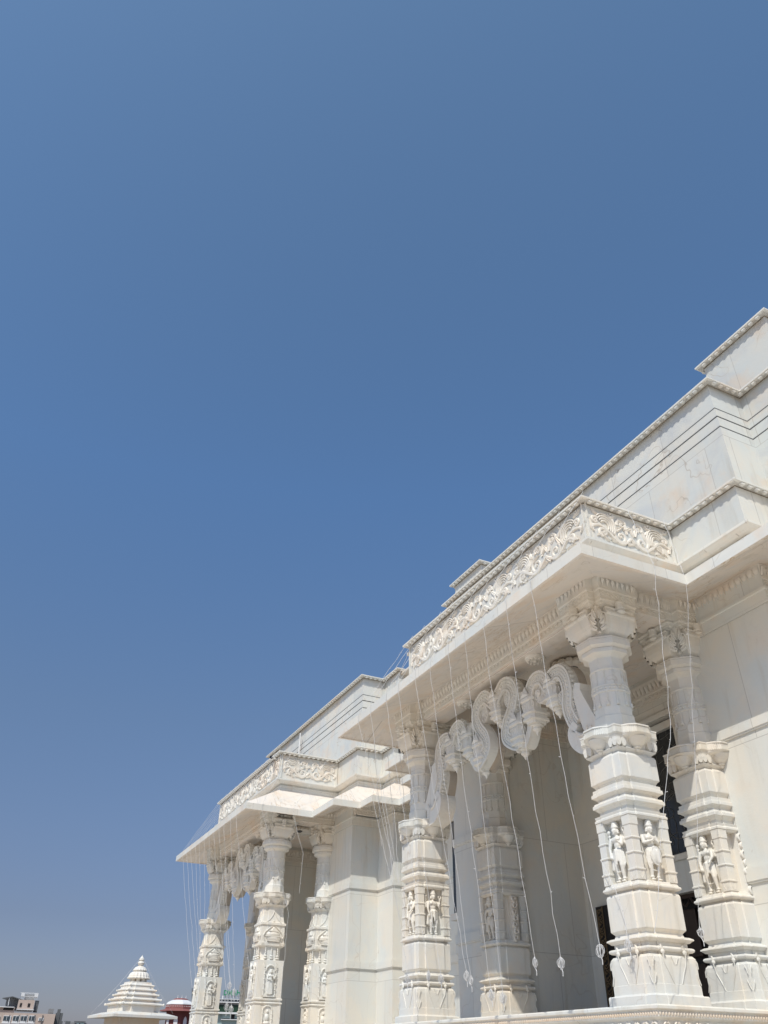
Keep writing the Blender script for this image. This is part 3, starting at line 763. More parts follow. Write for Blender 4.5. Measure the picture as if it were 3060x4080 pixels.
def col_capital(T, par):
    mb = MB()
    # core
    mb.loft([[(x, y, z) for x, y in plan(w, d=.0)] for z, w in ((5.08, .22), (5.16, .26), (5.26, .31), (5.36, .345), (5.44, .36), (5.50, .36))], T)
    # notched-corner abacus slabs
    def cross(a, b): return [(a, -b), (a, b), (b, b), (b, a), (-b, a), (-b, b), (-a, b), (-a, -b), (-b, -b), (-b, -a), (b, -a), (b, -b)]
    mb.loft([[(x, y, z) for x, y in cross(a, b)] for z, a, b in ((5.47, .36, .30), (5.49, .40, .31), (5.51, .40, .31), (5.53, .43, .32), (5.56, .43, .32), (5.575, .46, .33), (5.60, .46, .33), (5.605, .44, .32), (5.62, .44, .32), (5.63, .45, .33), (5.73, .45, .33), (5.74, .475, .34), (5.77, .475, .34), (5.78, .46, .33), (5.94, .50, .36), (5.99, .50, .36))], T)
    o = tb(mb, 'capital', M_col, par)
    mb = MB(); cv = MB()
    for u, n in SIDES:
        F = T @ face((0, 0, 0), u, n)
        pr = [(5.085, .24), (5.095, .285), (5.115, .325), (5.145, .362), (5.185, .393), (5.235, .418), (5.29, .435), (5.35, .445), (5.352, .445), (5.356, .462), (5.372, .472), (5.392, .472), (5.408, .46), (5.412, .445), (5.44, .44), (5.444, .455), (5.47, .46)]
        mb = MB()
        mb.loft([[(-w, z, .1), (w, z, .1), (w, z, r), (-w, z, r)] for z, r, w in [(z, r, min(.25, .13+.9*(z-5.085)) if z < 5.22 else .25) for z, r in pr]], F)
        tb(mb, 'bracket', M_col, o, bevel=.008)
        mb = MB(); cv = MB()
        # small drum boss above the roll
        B = T @ Matrix.Translation((n[0]*.455, n[1]*.455, 0))
        mb.lathe([(.01, 5.40), (.05, 5.405), (.072, 5.42), (.072, 5.435), (.052, 5.445), (.052, 5.455), (.075, 5.465), (.078, 5.48), (.064, 5.49), (.064, 5.55), (.072, 5.555), (.072, 5.575)], 14, B)
        # petals on the band blocks
        for uu in [(-.27+.09*i) for i in range(7)]:
            cv.add([(uu-.035, 5.93, .505), (uu+.035, 5.93, .505), (uu+.03, 5.86, .495), (uu, 5.80, .475), (uu-.03, 5.86, .495), (uu, 5.87, .525)], [(0, 1, 5), (1, 2, 5), (2, 3, 5), (3, 4, 5), (4, 0, 5)], F)
            cv.tube([(uu+.026*math.cos(a*.7), 5.68+.026*math.sin(a*.7), .452) for a in range(8)], .008, 4, F, nrm=(0, 0, 1))
        tb(mb, 'drum_boss', M_col, o, smooth=True); tb(cv, 'petal_relief', M_col, o)
    for k in range(4):
        cv = MB()
        a = PI/4 + k*PI/2; n = (math.cos(a), math.sin(a), 0); u = (-math.sin(a), math.cos(a), 0)
        F = T @ face((n[0]*.36, n[1]*.36, 5.13), u, n)
        # corner leaf bouquet between the rolls
        cv.lathe([(.02, .0), (.03, .03), (.02, .06), (.024, .10), (.034, .12), (.024, .135), (.035, .20), (.06, .27)], 10, F @ Matrix.Translation((0, 0, .02)) @ Matrix.Rotation(-PI/2-.35, 4, 'X'))
        for q in (-1, 1):
            for y0, an, ln in ((.03, .55, .15), (.10, .75, .16), (.16, 1.15, .16)):
                Fq = F @ Matrix.Translation((0, 0, .04+y0*.5)) @ Matrix.Diagonal((q, 1, 1, 1))
                leaf(cv, .02, y0, an, ln*1.15, .055, Fq, .035)
            cv.tube([(q*.03, .02, .03), (q*.10, .08, .05), (q*.135, .16, .09), (q*.12, .24, .13), (q*.07, .26, .14)], .012, 5, F, nrm=(0, 0, 1))
        tb(cv, 'leaf_relief', M_col, o, smooth=True)
def ptub(mb, u0, u1, zz, F):
    pass
def column_a(pos, kinds, scroll_side=False):
    T = Matrix.Translation((pos[0], pos[1], 0))
    mb = MB()
    # lower block
    stack(mb, [(1.325, .275), (1.335, .29), (1.345, .295), (1.375, .325), (1.74, .325), (1.765, .315), (1.785, .29), (1.80, .285)], T)
    # statue shelf
    stack(mb, [(1.795, .30), (1.805, .335), (1.82, .348), (1.84, .345), (1.85, .328), (1.885, .315), (1.887, .215)], T)
    # niche core
    mb.loft([[(x, y, z) for x, y in plan(.225, d=0)] for z in (1.88, 2.62)], T)
    # niche cornice
    stack(mb, [(2.60, .30), (2.622, .318), (2.628, .338), (2.655, .338), (2.665, .325), (2.70, .335), (2.705, .29)], T)
    stack(mb, [(2.70, .285), (2.755, .28), (2.77, .30), (2.79, .315), (2.80, .34), (2.84, .34), (2.85, .325), (2.87, .32), (2.872, .285)], T)
    stack(mb, [(2.87, .285), (2.905, .285), (2.915, .30), (2.93, .318), (2.94, .34), (2.985, .338), (2.99, .322), (3.035, .322), (3.04, .295)], T)
    stack(mb, [(3.035, .285), (3.06, .29), (3.068, .30), (3.075, .297), (3.105, .328), (3.38, .328), (3.405, .318), (3.43, .29), (3.44, .28)], T)
    c = tb(mb, 'column', M_col, bevel=.006)
    # niche corner pilasters
    mb = MB()
    for sx in (-1, 1):
        for sy in (-1, 1):
            G = T @ Matrix.Translation((sx*.245, sy*.245, 0))
            prof = [(1.885, .064), (1.99, .064), (1.995, .075), (2.012, .075), (2.016, .062)]
            z = 2.016
            for zz in (2.19, 2.36):
                prof += [(zz-.012, .062), (zz-.006, .073), (zz+.008, .073), (zz+.014, .060)]
            prof += [(2.51, .060), (2.515, .068), (2.60, .068), (2.62, .070)]
            mb.loft([[(x, y, zz) for x, y in ((w, -w), (w, w), (-w, w), (-w, -w))] for zz, w in prof], G)
            for u, n in SIDES:
                if n[0]*sx + n[1]*sy < .5: continue
                F = G @ face((n[0]*.064, n[1]*.064, 1.90), u, n)
                for q in (-1, 1): mb.tube([(q*.008, .0, .002), (q*.03, .035, .003), (q*.036, .08, .004)], .004, 4, F, nrm=(0, 0, 1))
    tb(mb, 'pilaster', M_col, c, bevel=.003)
    for (k, kd) in kinds:
        u, n = SIDES[k]
        put_figure(kd, T @ face((n[0]*.215, n[1]*.215, 1.888), u, n), c)
    if scroll_side:
        u, n = SIDES[1]; F = T @ face((n[0]*.228, n[1]*.228, 1.89), u, n); mb = MB()
        for i in range(6):
            cy = .07 + i*.115; q = 1 if i % 2 else -1
            mb.tube([(x, y, .03) for x, y, z in spiral(.04+q*.02, cy, .05, 1.3, 1.57*q, q)], [.018-.008*t/22 for t in range(23)], 5, F, nrm=(0, 0, 1), flat=1.6)
            leaf(mb, .04+q*.05, cy, 1.2*q, .08, .02, F, .05)
        mb.box(-.01, .10, 0, .70, 0, .015, F)
        tb(mb, 'scroll_relief', M_col, c, smooth=True)
    col_base(T, c); col_top(T, c); col_shaft(T, c); col_capital(T, c)
    return c
c1 = column_a(COLS['c1'], [(0, 'four'), (1, 'pray')])
c1['label'] = 'front corner column nearest the camera, with a praying figure on its right face'
c2 = column_a(COLS['c2'], [(0, 'side'), (1, 'four')]); c2['label'] = 'front column at the far end of the near porch'
c3 = column_a(COLS['c3'], [(0, 'side')], False); c3['label'] = 'half column against the wall at the right edge of the picture'
c4 = column_a(COLS['c4'], [(0, 'side')], False); c4['label'] = 'shaded half column inside the near porch'
# vine panels beside the rear half columns
for cc, nm in ((c3, 'c3'), (c4, 'c4')):
    x, y = COLS[nm]; mb = MB(); F = face((x+.325, y+.00, 1.86), (0, 1, 0), (1, 0, 0)); F = face((x+.30, y-.02, 1.86), (0, 1, 0), (1, 0, 0))
    for i in range(7):
        cy = .06 + i*.105; q = 1 if i % 2 else -1
        mb.tube([(a, b, .03) for a, b, z in spiral(.06+q*.012, cy, .048, 1.3, 1.57*q, q)], [.017-.008*t/22 for t in range(23)], 5, F, nrm=(0, 0, 1), flat=1.6)
        leaf(mb, .06+q*.04, cy, 1.2*q, .07, .018, F, .05)
    mb.box(0, .12, 0, .74, -.1, .012, F)
    tb(mb, 'vine_relief', M_carve, cc, smooth=True)

def column_b(pos, front=True):
    T = Matrix.Translation((pos[0], pos[1], 0)); mb = MB()
    stack(mb, [(.612, .42), (.66, .42), (.662, .36), (.68, .36), (.70, .385), (.73, .385), (.745, .35), (.75, .34), (.76, .33), (.80, .33)], T, .01)
    mb.prism([(.34, -.34), (.34, .34), (-.34, .34), (-.34, -.34)], .79, 1.24, T)
    stack(mb, [(1.235, .33), (1.25, .36), (1.275, .375), (1.295, .36), (1.30, .335), (1.325, .335), (1.34, .37), (1.375, .37), (1.385, .345)], T, .01)
    mb.prism([(.335, -.335), (.335, .335), (-.335, .335), (-.335, -.335)], 1.38, 2.20, T)
    mb.lathe([(.335, 2.19), (.345, 2.20), (.31, 2.22), (.31, 2.50), (.32, 2.52)], 8, T, PI/8)
    stack(mb, [(2.49, .29), (2.505, .31), (2.52, .335), (2.60, .335), (2.605, .32), (2.99, .315), (2.995, .34), (3.045, .34), (3.05, .31)], T, .012)
    mb.loft([[(x, y, z) for x, y in plan(w)] for z, w in ((3.05, .315), (3.08, .30), (3.25, .275), (3.40, .27), (3.44, .275))], T)
    c = tb(mb, 'column', M_col, bevel=.006)
    rl = MB()
    for k, (u, n) in enumerate(SIDES[:2]):
        F = T @ face((n[0]*.335, n[1]*.335, 0), u, n)
        # arched niche frame: stepped side posts + arch; dark hollow shown as recessed slab rim
        for q in (-1, 1):
            rl.tube([(q*.15, 1.42, .015), (q*.15, 2.02, .015)], .014, 5, F, nrm=(0, 0, 1))
            for zz in (1.45, 1.56, 1.67, 1.78, 1.89, 2.0): rl.ball((q*.15, zz, .02), (.028, .016, .02), 6, 4, F)
            leaf(rl, q*.16, 2.03, PI/2, .12, .03, F, .04)
        rl.tube([(.125*math.cos(a), 1.96+.13*math.sin(a), .02) for a in [i*PI/10 for i in range(11)]], .020, 6, F, nrm=(0, 0, 1))
        rl.box(-.15, .15, 1.40, 1.45, 0, .05, F)
        put_figure('robe', T @ face((n[0]*.325, n[1]*.325, 1.44), u, n), c, .84)
        # lower niche
        rl.tube([(.12*math.cos(a), 1.12+.10*math.sin(a), .015) for a in [i*PI/10 for i in range(11)]], .018, 6, F, nrm=(0, 0, 1))
        for q in (-1, 1):
            rl.tube([(q*.12, .82, .015), (q*.12, 1.12, .015)], .016, 5, F, nrm=(0, 0, 1))
            for zz in (.85, .95, 1.05): rl.ball((q*.12, zz, .02), (.026, .02, .018), 6, 4, F)
        rl.ball((0, 1.10, .0), (.035, .045, .05), 8, 5, F); rl.ball((0, .98, .0), (.065, .09, .05), 8, 6, F); rl.ball((0, .86, .0), (.09, .05, .06), 8, 5, F)
        # hanging bells on the octagonal drum
        for uu in (-.16, 0, .16):
            G = T @ face((n[0]*.30, n[1]*.30, 2.22), u, n)
            rl.tube([(uu, .27, .0), (uu, .10, .0)], .014, 6, G, nrm=(0, 0, 1))
            for zz in (.25, .21, .17, .13): rl.ball((uu, zz, .0), (.022, .014, .022), 6, 4, G)
            rl.ball((uu, .07, .0), (.04, .03, .035), 8, 5, G); rl.ball((uu, .02, .0), (.05, .025, .04), 8, 5, G)
        # dome relief panel
        G = T @ face((n[0]*.315, n[1]*.315, 2.60), u, n)
        rl.ball((0, .10, .0), (.20, .10, .055), 14, 8, G); rl.ball((0, .18, .0), (.185, .08, .06), 14, 6, G)
        rl.box(-.21, .21, .125, .145, 0, .055, G); rl.box(-.16, .16, .02, .04, 0, .05, G)
        for kx in range(9):
            xx = -.16+.04*kx; rl.tube([(xx*1.0, .05, .045), (xx*1.15, .12, .05)], .006, 4, G, nrm=(0, 0, 1))
        rl.add([(-.10, .255, .0), (.10, .255, .0), (0, .36, .0), (-.07, .26, .05), (.07, .26, .05), (0, .34, .045)], [(0, 1, 4, 3), (1, 2, 5, 4), (2, 0, 3, 5), (3, 4, 5)], G)
        rl.box(-.12, .12, .24, .262, 0, .05, G)
        for q in (-1, 1): rl.tube([(q*.04, .37, .01), (q*.13, .30, .012), (q*.22, .23, .012), (q*.27, .14, .015), (q*.22, .05, .015)], .013, 5, G, nrm=(0, 0, 1))
        for kx in range(16): rl.box(-.30+.038*kx, -.29+.038*kx, -.075, -.01, .015, .028, G)
        # pointed relief on the flared block
        G = T @ face((n[0]*.30, n[1]*.30, 3.06), u, n)
        for q in (-1, 1): rl.tube([(q*.20, .0, .01), (q*.12, .06, .0), (q*.04, .16, -.012), (0, .27, -.02)], .010, 5, G, nrm=(0, 0, 1))
        rl.ball((0, .02, .0), (.03, .018, .02), 6, 4, G)
    tb(rl, 'niche_relief', M_col, c, smooth=True)
    col_top(T, c); col_shaft(T, c, True); col_capital(T, c)
    return c
for nm, lb in (('f2', 'front corner column of the far porch nearest the camera'), ('f1', 'outermost front column of the far porch'), ('f3', 'half column of the far porch against the sunlit wall'), ('f4', 'shaded rear half column at the left end of the far porch')):
    column_b(COLS[nm])['label'] = lb

# ------------------------------------------------------------------ hanging arch
def catmull(pts, sub=7):
    out = []
    P_ = [pts[0]] + list(pts) + [pts[-1]]
    for i in range(1, len(P_)-2):
        for t in range(sub):
            t /= sub
            a, b, c, d = P_[i-1], P_[i], P_[i+1], P_[i+2]
            out.append(tuple(.5*((2*b[k]) + (-a[k]+c[k])*t + (2*a[k]-5*b[k]+4*c[k]-d[k])*t*t + (-a[k]+3*b[k]-3*c[k]+d[k])*t**3) for k in range(2)))
    out.append(tuple(pts[-1])); return out
def ribbon(mb, cl, w, y0, y1, M, edges=True):
    # band in the local x-z plane with thickness along y; w = half width
    n = len(cl); L0 = []; L1 = []
    for i, p in enumerate(cl):
        a = cl[max(0, i-1)]; b = cl[min(n-1, i+1)]; dx, dz = b[0]-a[0], b[1]-a[1]; l = math.hypot(dx, dz) or 1
        nx_, nz_ = -dz/l, dx/l; ww = w if not callable(w) else w(i/(n-1))
        L0.append((p[0]+nx_*ww, p[1]+nz_*ww)); L1.append((p[0]-nx_*ww, p[1]-nz_*ww))
    rings = [[(L0[i][0], y0, L0[i][1]), (L1[i][0], y0, L1[i][1]), (L1[i][0], y1, L1[i][1]), (L0[i][0], y1, L0[i][1])] for i in range(n)]
    mb.loft(rings, M)
    return L0, L1
def offs2(cl, d):
    n = len(cl); out = []
    for i, p in enumerate(cl):
        a = cl[max(0, i-1)]; b = cl[min(n-1, i+1)]; dx, dz = b[0]-a[0], b[1]-a[1]; l = math.hypot(dx, dz) or 1
        out.append((p[0]-dz/l*d, p[1]+dx/l*d))
    return out
def toran(xc, half, mat_, lab):
    # symmetric serpentine arch; u measured outwards from the centre
    hs = [(0.0, 5.12), (.10, 5.22), (.30, 5.36), (.52, 5.28), (.60, 5.08), (.50, 4.86), (.33, 4.66), (.30, 4.46), (.48, 4.32), (.60, 4.27)]
    hs2 = [(.98, 4.74), (1.01, 4.95), (1.17, 5.12), (1.37, 5.09), (1.50, 4.92), (1.62, 5.02), (1.80, 5.03), (1.93, 4.90), (1.97, 4.66), (1.93, 4.42), (1.99, 4.22), (2.06, 4.10)]
    k = half/2.5
    body = MB(); trim = MB(); wth = MB()
    Y0, Y1 = 7.33, 7.60
    for q in (1, -1):
        M = Matrix.Translation((xc, 0, 0)) @ Matrix.Diagonal((q, 1, 1, 1))
        for path, ww in ((hs, .118), (hs2, .11)):
            cl = catmull([(a*k, b) for a, b in path])
            L0, L1 = ribbon(body, cl, ww, Y0, Y1, M)
            for sg_ in (-1, 1):
                rail = offs2(cl, sg_*(ww-.016)); ribbon(body, rail, .016, Y0-.028, Y0+.02, M)
                rail = offs2(cl, sg_*(ww*.45)); ribbon(body, rail, .007, Y0-.014, Y0+.01, M)
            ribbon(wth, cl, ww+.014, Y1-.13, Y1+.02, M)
            acc = 0; last = cl[0]
            for i in range(1, len(cl)-1):
                acc += math.hypot(cl[i][0]-last[0], cl[i][1]-last[1]); last = cl[i]
                if acc > .045:
                    acc = 0
                    trim.ball((cl[i][0], Y0-.006, cl[i][1]), (.022, .018, .022), 6, 4, M)
                    for sg_ in (-1, 1):
                        c_ = offs2(cl, sg_*ww*.72)[i]; trim.ball((c_[0], Y0-.004, c_[1]), (.013, .014, .013), 5, 3, M)
                        e_ = offs2(cl, sg_*(ww+.006))[i]
                        if sg_ > 0 or i % 2: trim.ball((e_[0], Y0+.04, e_[1]), (.026, .05, .026), 6, 4, M)
        # link between the two S-curves
        ribbon(body, catmull([(.60*k, 5.05), (.78*k, 5.0), (.90*k, 4.86), (.98*k, 4.78)]), .07, Y0+.03, Y1-.03, M)
        ribbon(body, catmull([(.60*k, 4.30), (.72*k, 4.24), (.86*k, 4.42), (.96*k, 4.72)]), .06, Y0+.04, Y1-.04, M)
        # carved spandrel discs filling the curls
        for a, b, rr_ in ((.42, 5.10, .17), (1.28, 4.88, .17), (.47, 4.50, .15), (1.80, 4.62, .12)):
            G = M @ Matrix.Translation((a*k, Y0+.035, b)) @ Matrix.Rotation(PI/2, 4, 'X')
            body.lathe([(.001, .0), (rr_, .0), (rr_, -.2), (.001, -.2)], 20, G)
            for i in range(12): trim.tube([(rr_*.35*math.cos(i*PI/6), rr_*.35*math.sin(i*PI/6), .006), (rr_*.85*math.cos(i*PI/6), rr_*.85*math.sin(i*PI/6), .006)], .009, 4, G)
            trim.tube([(rr_*.9*math.cos(i*PI/8), rr_*.9*math.sin(i*PI/8), .006) for i in range(16)], .010, 5, G, close=True)
        # medallions in the curls
        for a, b in ((.47, 4.98), (1.22, 4.90), (.50, 4.48)):
            trim.lathe([(.001, .03), (.02, .03), (.03, .012), (.05, .02), (.062, .0)], 12, M @ Matrix.Translation((a*k, Y0+.02, b)) @ Matrix.Rotation(PI/2, 4, 'X'))
    top = tb(body, 'hanging_arch', mat_, bevel=.012)
    top['label'] = lab
    tb(trim, 'arch_beading', mat_, top, smooth=True)
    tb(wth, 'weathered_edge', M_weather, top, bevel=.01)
    def pendant(x, zt, s):
        mb = MB(); T = Matrix.Translation((x, 7.465, zt)) @ Matrix.Diagonal((s, s, s, 1))
        def rg(w, d, z): return [(w, -d, z), (w, d, z), (-w, d, z), (-w, -d, z)]
        def rgo(w, d, z): c = .35*w; return [(w, -d+c, z), (w, d-c, z), (w-c, d, z), (-w+c, d, z), (-w, d-c, z), (-w, -d+c, z), (-w+c, -d, z), (w-c, -d, z)]
        mb.loft([rgo(*a) for a in ((.05, .05, .20), (.09, .12, .10), (.13, .16, .02), (.14, .17, .0), (.14, .17, -.03), (.115, .145, -.04), (.115, .145, -.17), (.135, .165, -.18), (.14, .17, -.205), (.115, .14, -.215), (.115, .14, -.25), (.13, .155, -.26), (.13, .155, -.285), (.10, .12, -.295), (.09, .11, -.33))], T)
        mb.lathe([(.075, -.325), (.085, -.335), (.085, -.355), (.06, -.362), (.055, -.375), (.062, -.385), (.058, -.40), (.03, -.425), (.022, -.435), (.012, -.46), (.002, -.475)], 12, T)
        for n_, dd, ww in ((-1, .147, .10),):
            for i in range(4):
                u = -.075+.05*i; mb.add([(u-.02, -dd, -.05), (u+.02, -dd, -.05), (u, -dd, -.155), (u, -dd-.018, -.085)], [(0, 1, 3), (1, 2, 3), (2, 0, 3)], T)
        for i in range(5):
            u = -.11+.055*i; mb.add([(.117, u-.02, -.05), (.117, u+.02, -.05), (.117, u, -.155), (.135, u, -.085)], [(0, 1, 3), (1, 2, 3), (2, 0, 3)], T)
        # gable leaves in front
        mb.add([(-.10, -.165, .02), (.10, -.165, .02), (0, -.15, .17), (0, -.19, .06)], [(0, 1, 3), (1, 2, 3), (2, 0, 3)], T)
        mb.add([(.135, -.12, .02), (.135, .12, .02), (.12, 0, .17), (.16, 0, .06)], [(0, 1, 3), (1, 2, 3), (2, 0, 3)], T)
        tb(mb, 'pendant', mat_, top)
    for q in (1, -1):
        pendant(xc+q*.58*k, 4.60, 1.2); pendant(xc+q*.95*k, 4.88, 1.2); pendant(xc+q*1.55*k, 4.92, 1.12)
    pendant(xc, 5.22, 1.15)
    # makara brackets at both shafts
    for q in (1, -1):
        M = Matrix.Translation((xc, 0, 0)) @ Matrix.Diagonal((q, 1, 1, 1)); mb = MB()
        ribbon(mb, catmull([(2.08*k, 4.12), (1.98*k, 4.02), (2.02*k, 3.90), (2.16*k, 3.80), (2.30*k, 3.79), (2.42*k, 3.80)]), lambda t: .07+.12*t, 7.30, 7.62, M)
        ribbon(mb, catmull([(2.44*k, 3.9), (2.34*k, 4.05), (2.26*k, 4.25), (2.2*k, 4.42), (2.16*k, 4.58), (2.20*k, 4.70)]), lambda t: .17-.11*t, 7.33, 7.58, M)
        for t in range(3): mb.tube([(2.06*k+.03*t, 7.29, 4.02-.03*t), (2.12*k+.04*t, 7.29, 3.92-.01*t), (2.24*k+.03*t, 7.29, 3.88+.02*t), (2.34*k, 7.29, 3.95+.03*t)], .012, 5, M)
        tb(mb, 'makara_bracket', mat_, top, bevel=.03)
M_arch = marble('marble_arch', warm=(0.76, 0.72, 0.65), cool=(0.70, 0.71, 0.675), stain=0.25, seed=41.0, rough=0.6, vein=0.4, grime=0.9)
toran(-10.9, 2.50, M_arch, 'serpentine hanging arch with carved pendants in the near porch')
toran(-24.92, 2.47, M_arch, 'serpentine hanging arch with carved pendants in the far porch')

# conduit beside the rear half column
mb = MB(); mb.box(-13.285, -13.225, 8.99, 9.11, 1.30, 5.5); tb(mb, 'conduit', M_eave, bevel=.01)
mb = MB(); p0 = at_y(1191, 3000, 9.05); p1 = at_y(1204, 2915, 9.05)
mb.tube([(p0.x, 9.05, 7.3), (p0.x, 9.05, p1.z)], .022, 8); mb.tube([(p0.x, 9.05, (7.4+p1.z)/2), (p0.x, 9.05, (7.4+p1.z)/2+.05)], .03, 8)
tb(mb, 'vent_pipe', M_white, smooth=True)

# ------------------------------------------------------------------ light strings
def pix(x, y, ox, oy, s): return (ox+x/s, oy+y/s)
rs = random.Random(11)
bulb_me = None
def bulb_mesh():
    global bulb_me
    if bulb_me is None:
        mb = MB(); mb.tube([(0, 0, 0), (.035, 0, .004)], .0045, 5); mb.ball((.04, 0, .005), (.012, .007, .007), 6, 4)
        o = mb.build('bulb', M_wire); bulb_me = o.data; D.objects.remove(o)
    return bulb_me
def coil_mesh(r, seed):
    mb = MB(); rr = random.Random(seed)
    for k in range(7):
        a = rr.uniform(-1.2, 1.2); ra = r*rr.uniform(.35, 1.0); rz = r*rr.uniform(.7, 1.35); ca, sa = math.cos(a), math.sin(a)
        mb.tube([(ra*math.cos(t)*ca + rr.uniform(-.003, .003), ra*math.cos(t)*sa + rr.uniform(-.006, .006), -r*1.25+rz*math.sin(t)*.95) for t in [i*PI/8 for i in range(16)]], .0026, 5, close=True)
    mb.tube([(0, 0, 0), (.01, 0, -.05), (-.01, .005, -.12)], .006, 5); mb.tube([(0, 0, -r*2.2), (.02, 0, -r*3.0), (.015, 0, -r*3.8)], .005, 5)
    return mb
def strand(pts, label, group, rad_=.0031, coil=True, nb=9, cr=.055, seed=0, sway=.012):
    rr = random.Random(seed)
    P0 = [Vector(p) for p in pts]; out = []
    for i in range(len(P0)-1):
        m = max(2, int((P0[i+1]-P0[i]).length/.22))
        for t in range(m):
            q = P0[i].lerp(P0[i+1], t/m)
            if t: q += Vector((rr.uniform(-sway, sway), rr.uniform(-sway, sway), 0))
            out.append(q)
    out.append(P0[-1])
    base = P0[-1].copy()
    root = empty('string_light', base); tag(root, label, 'string light', group)
    mb = MB(); mb.tube([tuple(p-base) for p in out], rad_, 5); mb.build('wire', M_wire, root)
    st = max(1, len(out)//nb)
    for i in range(2, len(out)-1, st):
        b = D.objects.new('bulb', bulb_mesh()); C.objects.link(b); b.parent = root; b.location = out[i]-base
        b.rotation_euler = (rr.uniform(-.5, .5), rr.uniform(-.6, .3), rr.uniform(0, 6.28)); b.scale = (.62,)*3
    if coil:
        coil_mesh(cr, seed+5).build('coil', M_wire, root)
    return root
near = [  # name, fascia px, end px, end depth Y
    ('with free coil just left of the front corner column', (2115, 2347), (2388, 3762), 6.75, 1),
    ('second free coil leftward from the front corner column', (2016, 2418), (2233, 3812), 6.75, 1),
    ('free coil just right of the shaded half column', (1925, 2490), (2130, 3812), 6.75, 1),
    ('coil on the shaded half column, right one', (1851, 2545), (2003, 3955), 6.85, 1),
    ('coil on the shaded half column, left one', (1785, 2600), (1956, 3940), 6.85, 1),
    ('right of the coil pair left of the shaded half column', (1713, 2655), (1876, 3885), 6.85, 1),
    ('left of the coil pair left of the shaded half column', (1653, 2704), (1858, 3866), 6.85, 1),
    ('coil on the far front column, right one', (1586, 2758), (1756, 3880), 6.7, 1),
    ('coil on the far front column, middle one', (1538, 2793), (1707, 3868), 6.7, 1),
    ('coil on the far front column, left one', (1475, 2843), (1622, 3880), 6.7, 1),
    ('nearest the left tip of the near porch eave', (1427, 2880), (1590, 3520), 6.9, 0),
]
GR = 'strings of white fairy lights hanging from the eaves'
for i, (lb, f, e, Ye, c) in enumerate(near):
    p = at_y(f[0], f[1], 6.13); q = at_y(e[0], e[1], Ye)
    top = Vector((p.x+.35+.02*i, 7.07, 7.44))
    p = Vector((p.x, 6.13, 5.77)); p2 = Vector((p.x, 6.13, 5.60))
    mid = p2.lerp(q, .5) + Vector((-.03+.008*i, 0, -.10))
    strand([top, p, p2, p2.lerp(mid, .5)+Vector((-.01, 0, -.03)), mid, mid.lerp(q, .55)+Vector((0, 0, -.03)), q], 'near porch light string, '+lb, GR, coil=bool(c), seed=i, nb=10)
q = at_x(2607, 3717, -7.42)
strand([(-7.71, 8.0, 7.44), (-6.85, 7.38, 5.77), (-6.85, 7.38, 5.6), (-7.12, 7.4, 3.6), q], 'white light string hanging over the praying figure of the corner column', GR, coil=False, seed=31)
q = at_x(2735, 3640, -7.3)
strand([(-7.71, 8.75, 7.44), (-6.87, 7.95, 5.77), (-6.87, 7.95, 5.6), (-7.16, 7.96, 4.2), (-7.46, 7.93, 2.8), (-7.76, 7.88, 1.42)], 'white light string from the inner eave corner, tied to the corner column foot', GR, coil=True, seed=32)
q0 = at_y(2452, 3545, 7.02); q1 = at_y(2552, 3725, 7.02)
strand([at_y(2395, 3430, 7.05), q0, at_y(2480, 3630, 7.02), at_y(2500, 3740, 7.0)], 'slack end of a light string on the front face of the corner column', GR, seed=33, sway=.01)
for k, (a, b) in enumerate((((1612, 2560), (1475, 2690)), ((1645, 2575), (1500, 2740)), ((1660, 2600), (1545, 2720)))):
    strand([(-13.95+.0*k, 7.3+.3*k, 7.44), (-15.02, 7.0+.3*k, 5.77), (-15.02, 7.0+.3*k, 5.6), (-15.0, 7.2+.3*k, 3.6)], 'light string at the left end of the near porch parapet, %s of three' % ('front', 'middle', 'rear')[k], GR, coil=False, seed=40+k, rad_=.004)
# far porch
ft = [(724, 3433), (740, 3418), (757, 3403), (775, 3389), (793, 3374), (811, 3360), (831, 3345), (849, 3331), (870, 3316), (890, 3300), (917, 3281), (938, 3264)]
fe = [(765, 3935), (785, 3942), (797, 3880), (801, 3865), (804, 3850), (822, 3990), (842, 3700), (905, 3995), (916, 3910), (922, 4005), (934, 3935), (1000, 3945)]
words = ['outermost left', 'second from the left', 'third from the left', 'fourth from the left', 'fifth from the left', 'sixth from the left', 'seventh from the left', 'eighth from the left', 'ninth from the left', 'tenth from the left', 'eleventh from the left', 'rightmost']
for i, (f, e) in enumerate(zip(ft, fe)):
    p = at_y(f[0], f[1], 6.13); q = at_y(e[0], e[1], 6.6)
    p1 = Vector((p.x, 6.13, 5.77)); p2 = Vector((p.x, 6.13, 5.60)); mid = p2.lerp(q, .5)+Vector((0, 0, -.08))
    strand([Vector((p.x+.5, 7.07, 7.44)), p1, p2, mid, q], 'thin pale light string under the far porch eave, %s' % words[i], GR, rad_=.0029, coil=i in (7, 8, 9, 10, 11), cr=.075, seed=60+i, nb=6)
for i, (a, b) in enumerate((((1100, 3060), (1180, 3960)), )):
    q = at_y(1130, 3960, 6.6)
    strand([(-21.25, 7.4, 7.44), (-21.18, 6.6, 5.77), (-21.18, 6.6, 5.6), at_x(1150, 3640, -21.2), at_x(1112, 4040, -21.3)], 'white light string hanging past the far porch corner column on its right side', GR, rad_=.0036, coil=False, seed=81)
strand([(-21.6, 8.6, 7.44), (-21.2, 7.5, 5.77), (-21.2, 7.5, 5.6), at_x(1208, 3400, -21.25), at_x(1192, 3560, -21.3)], 'short light string under the side eave of the far porch', GR, rad_=.0036, coil=False, seed=82)
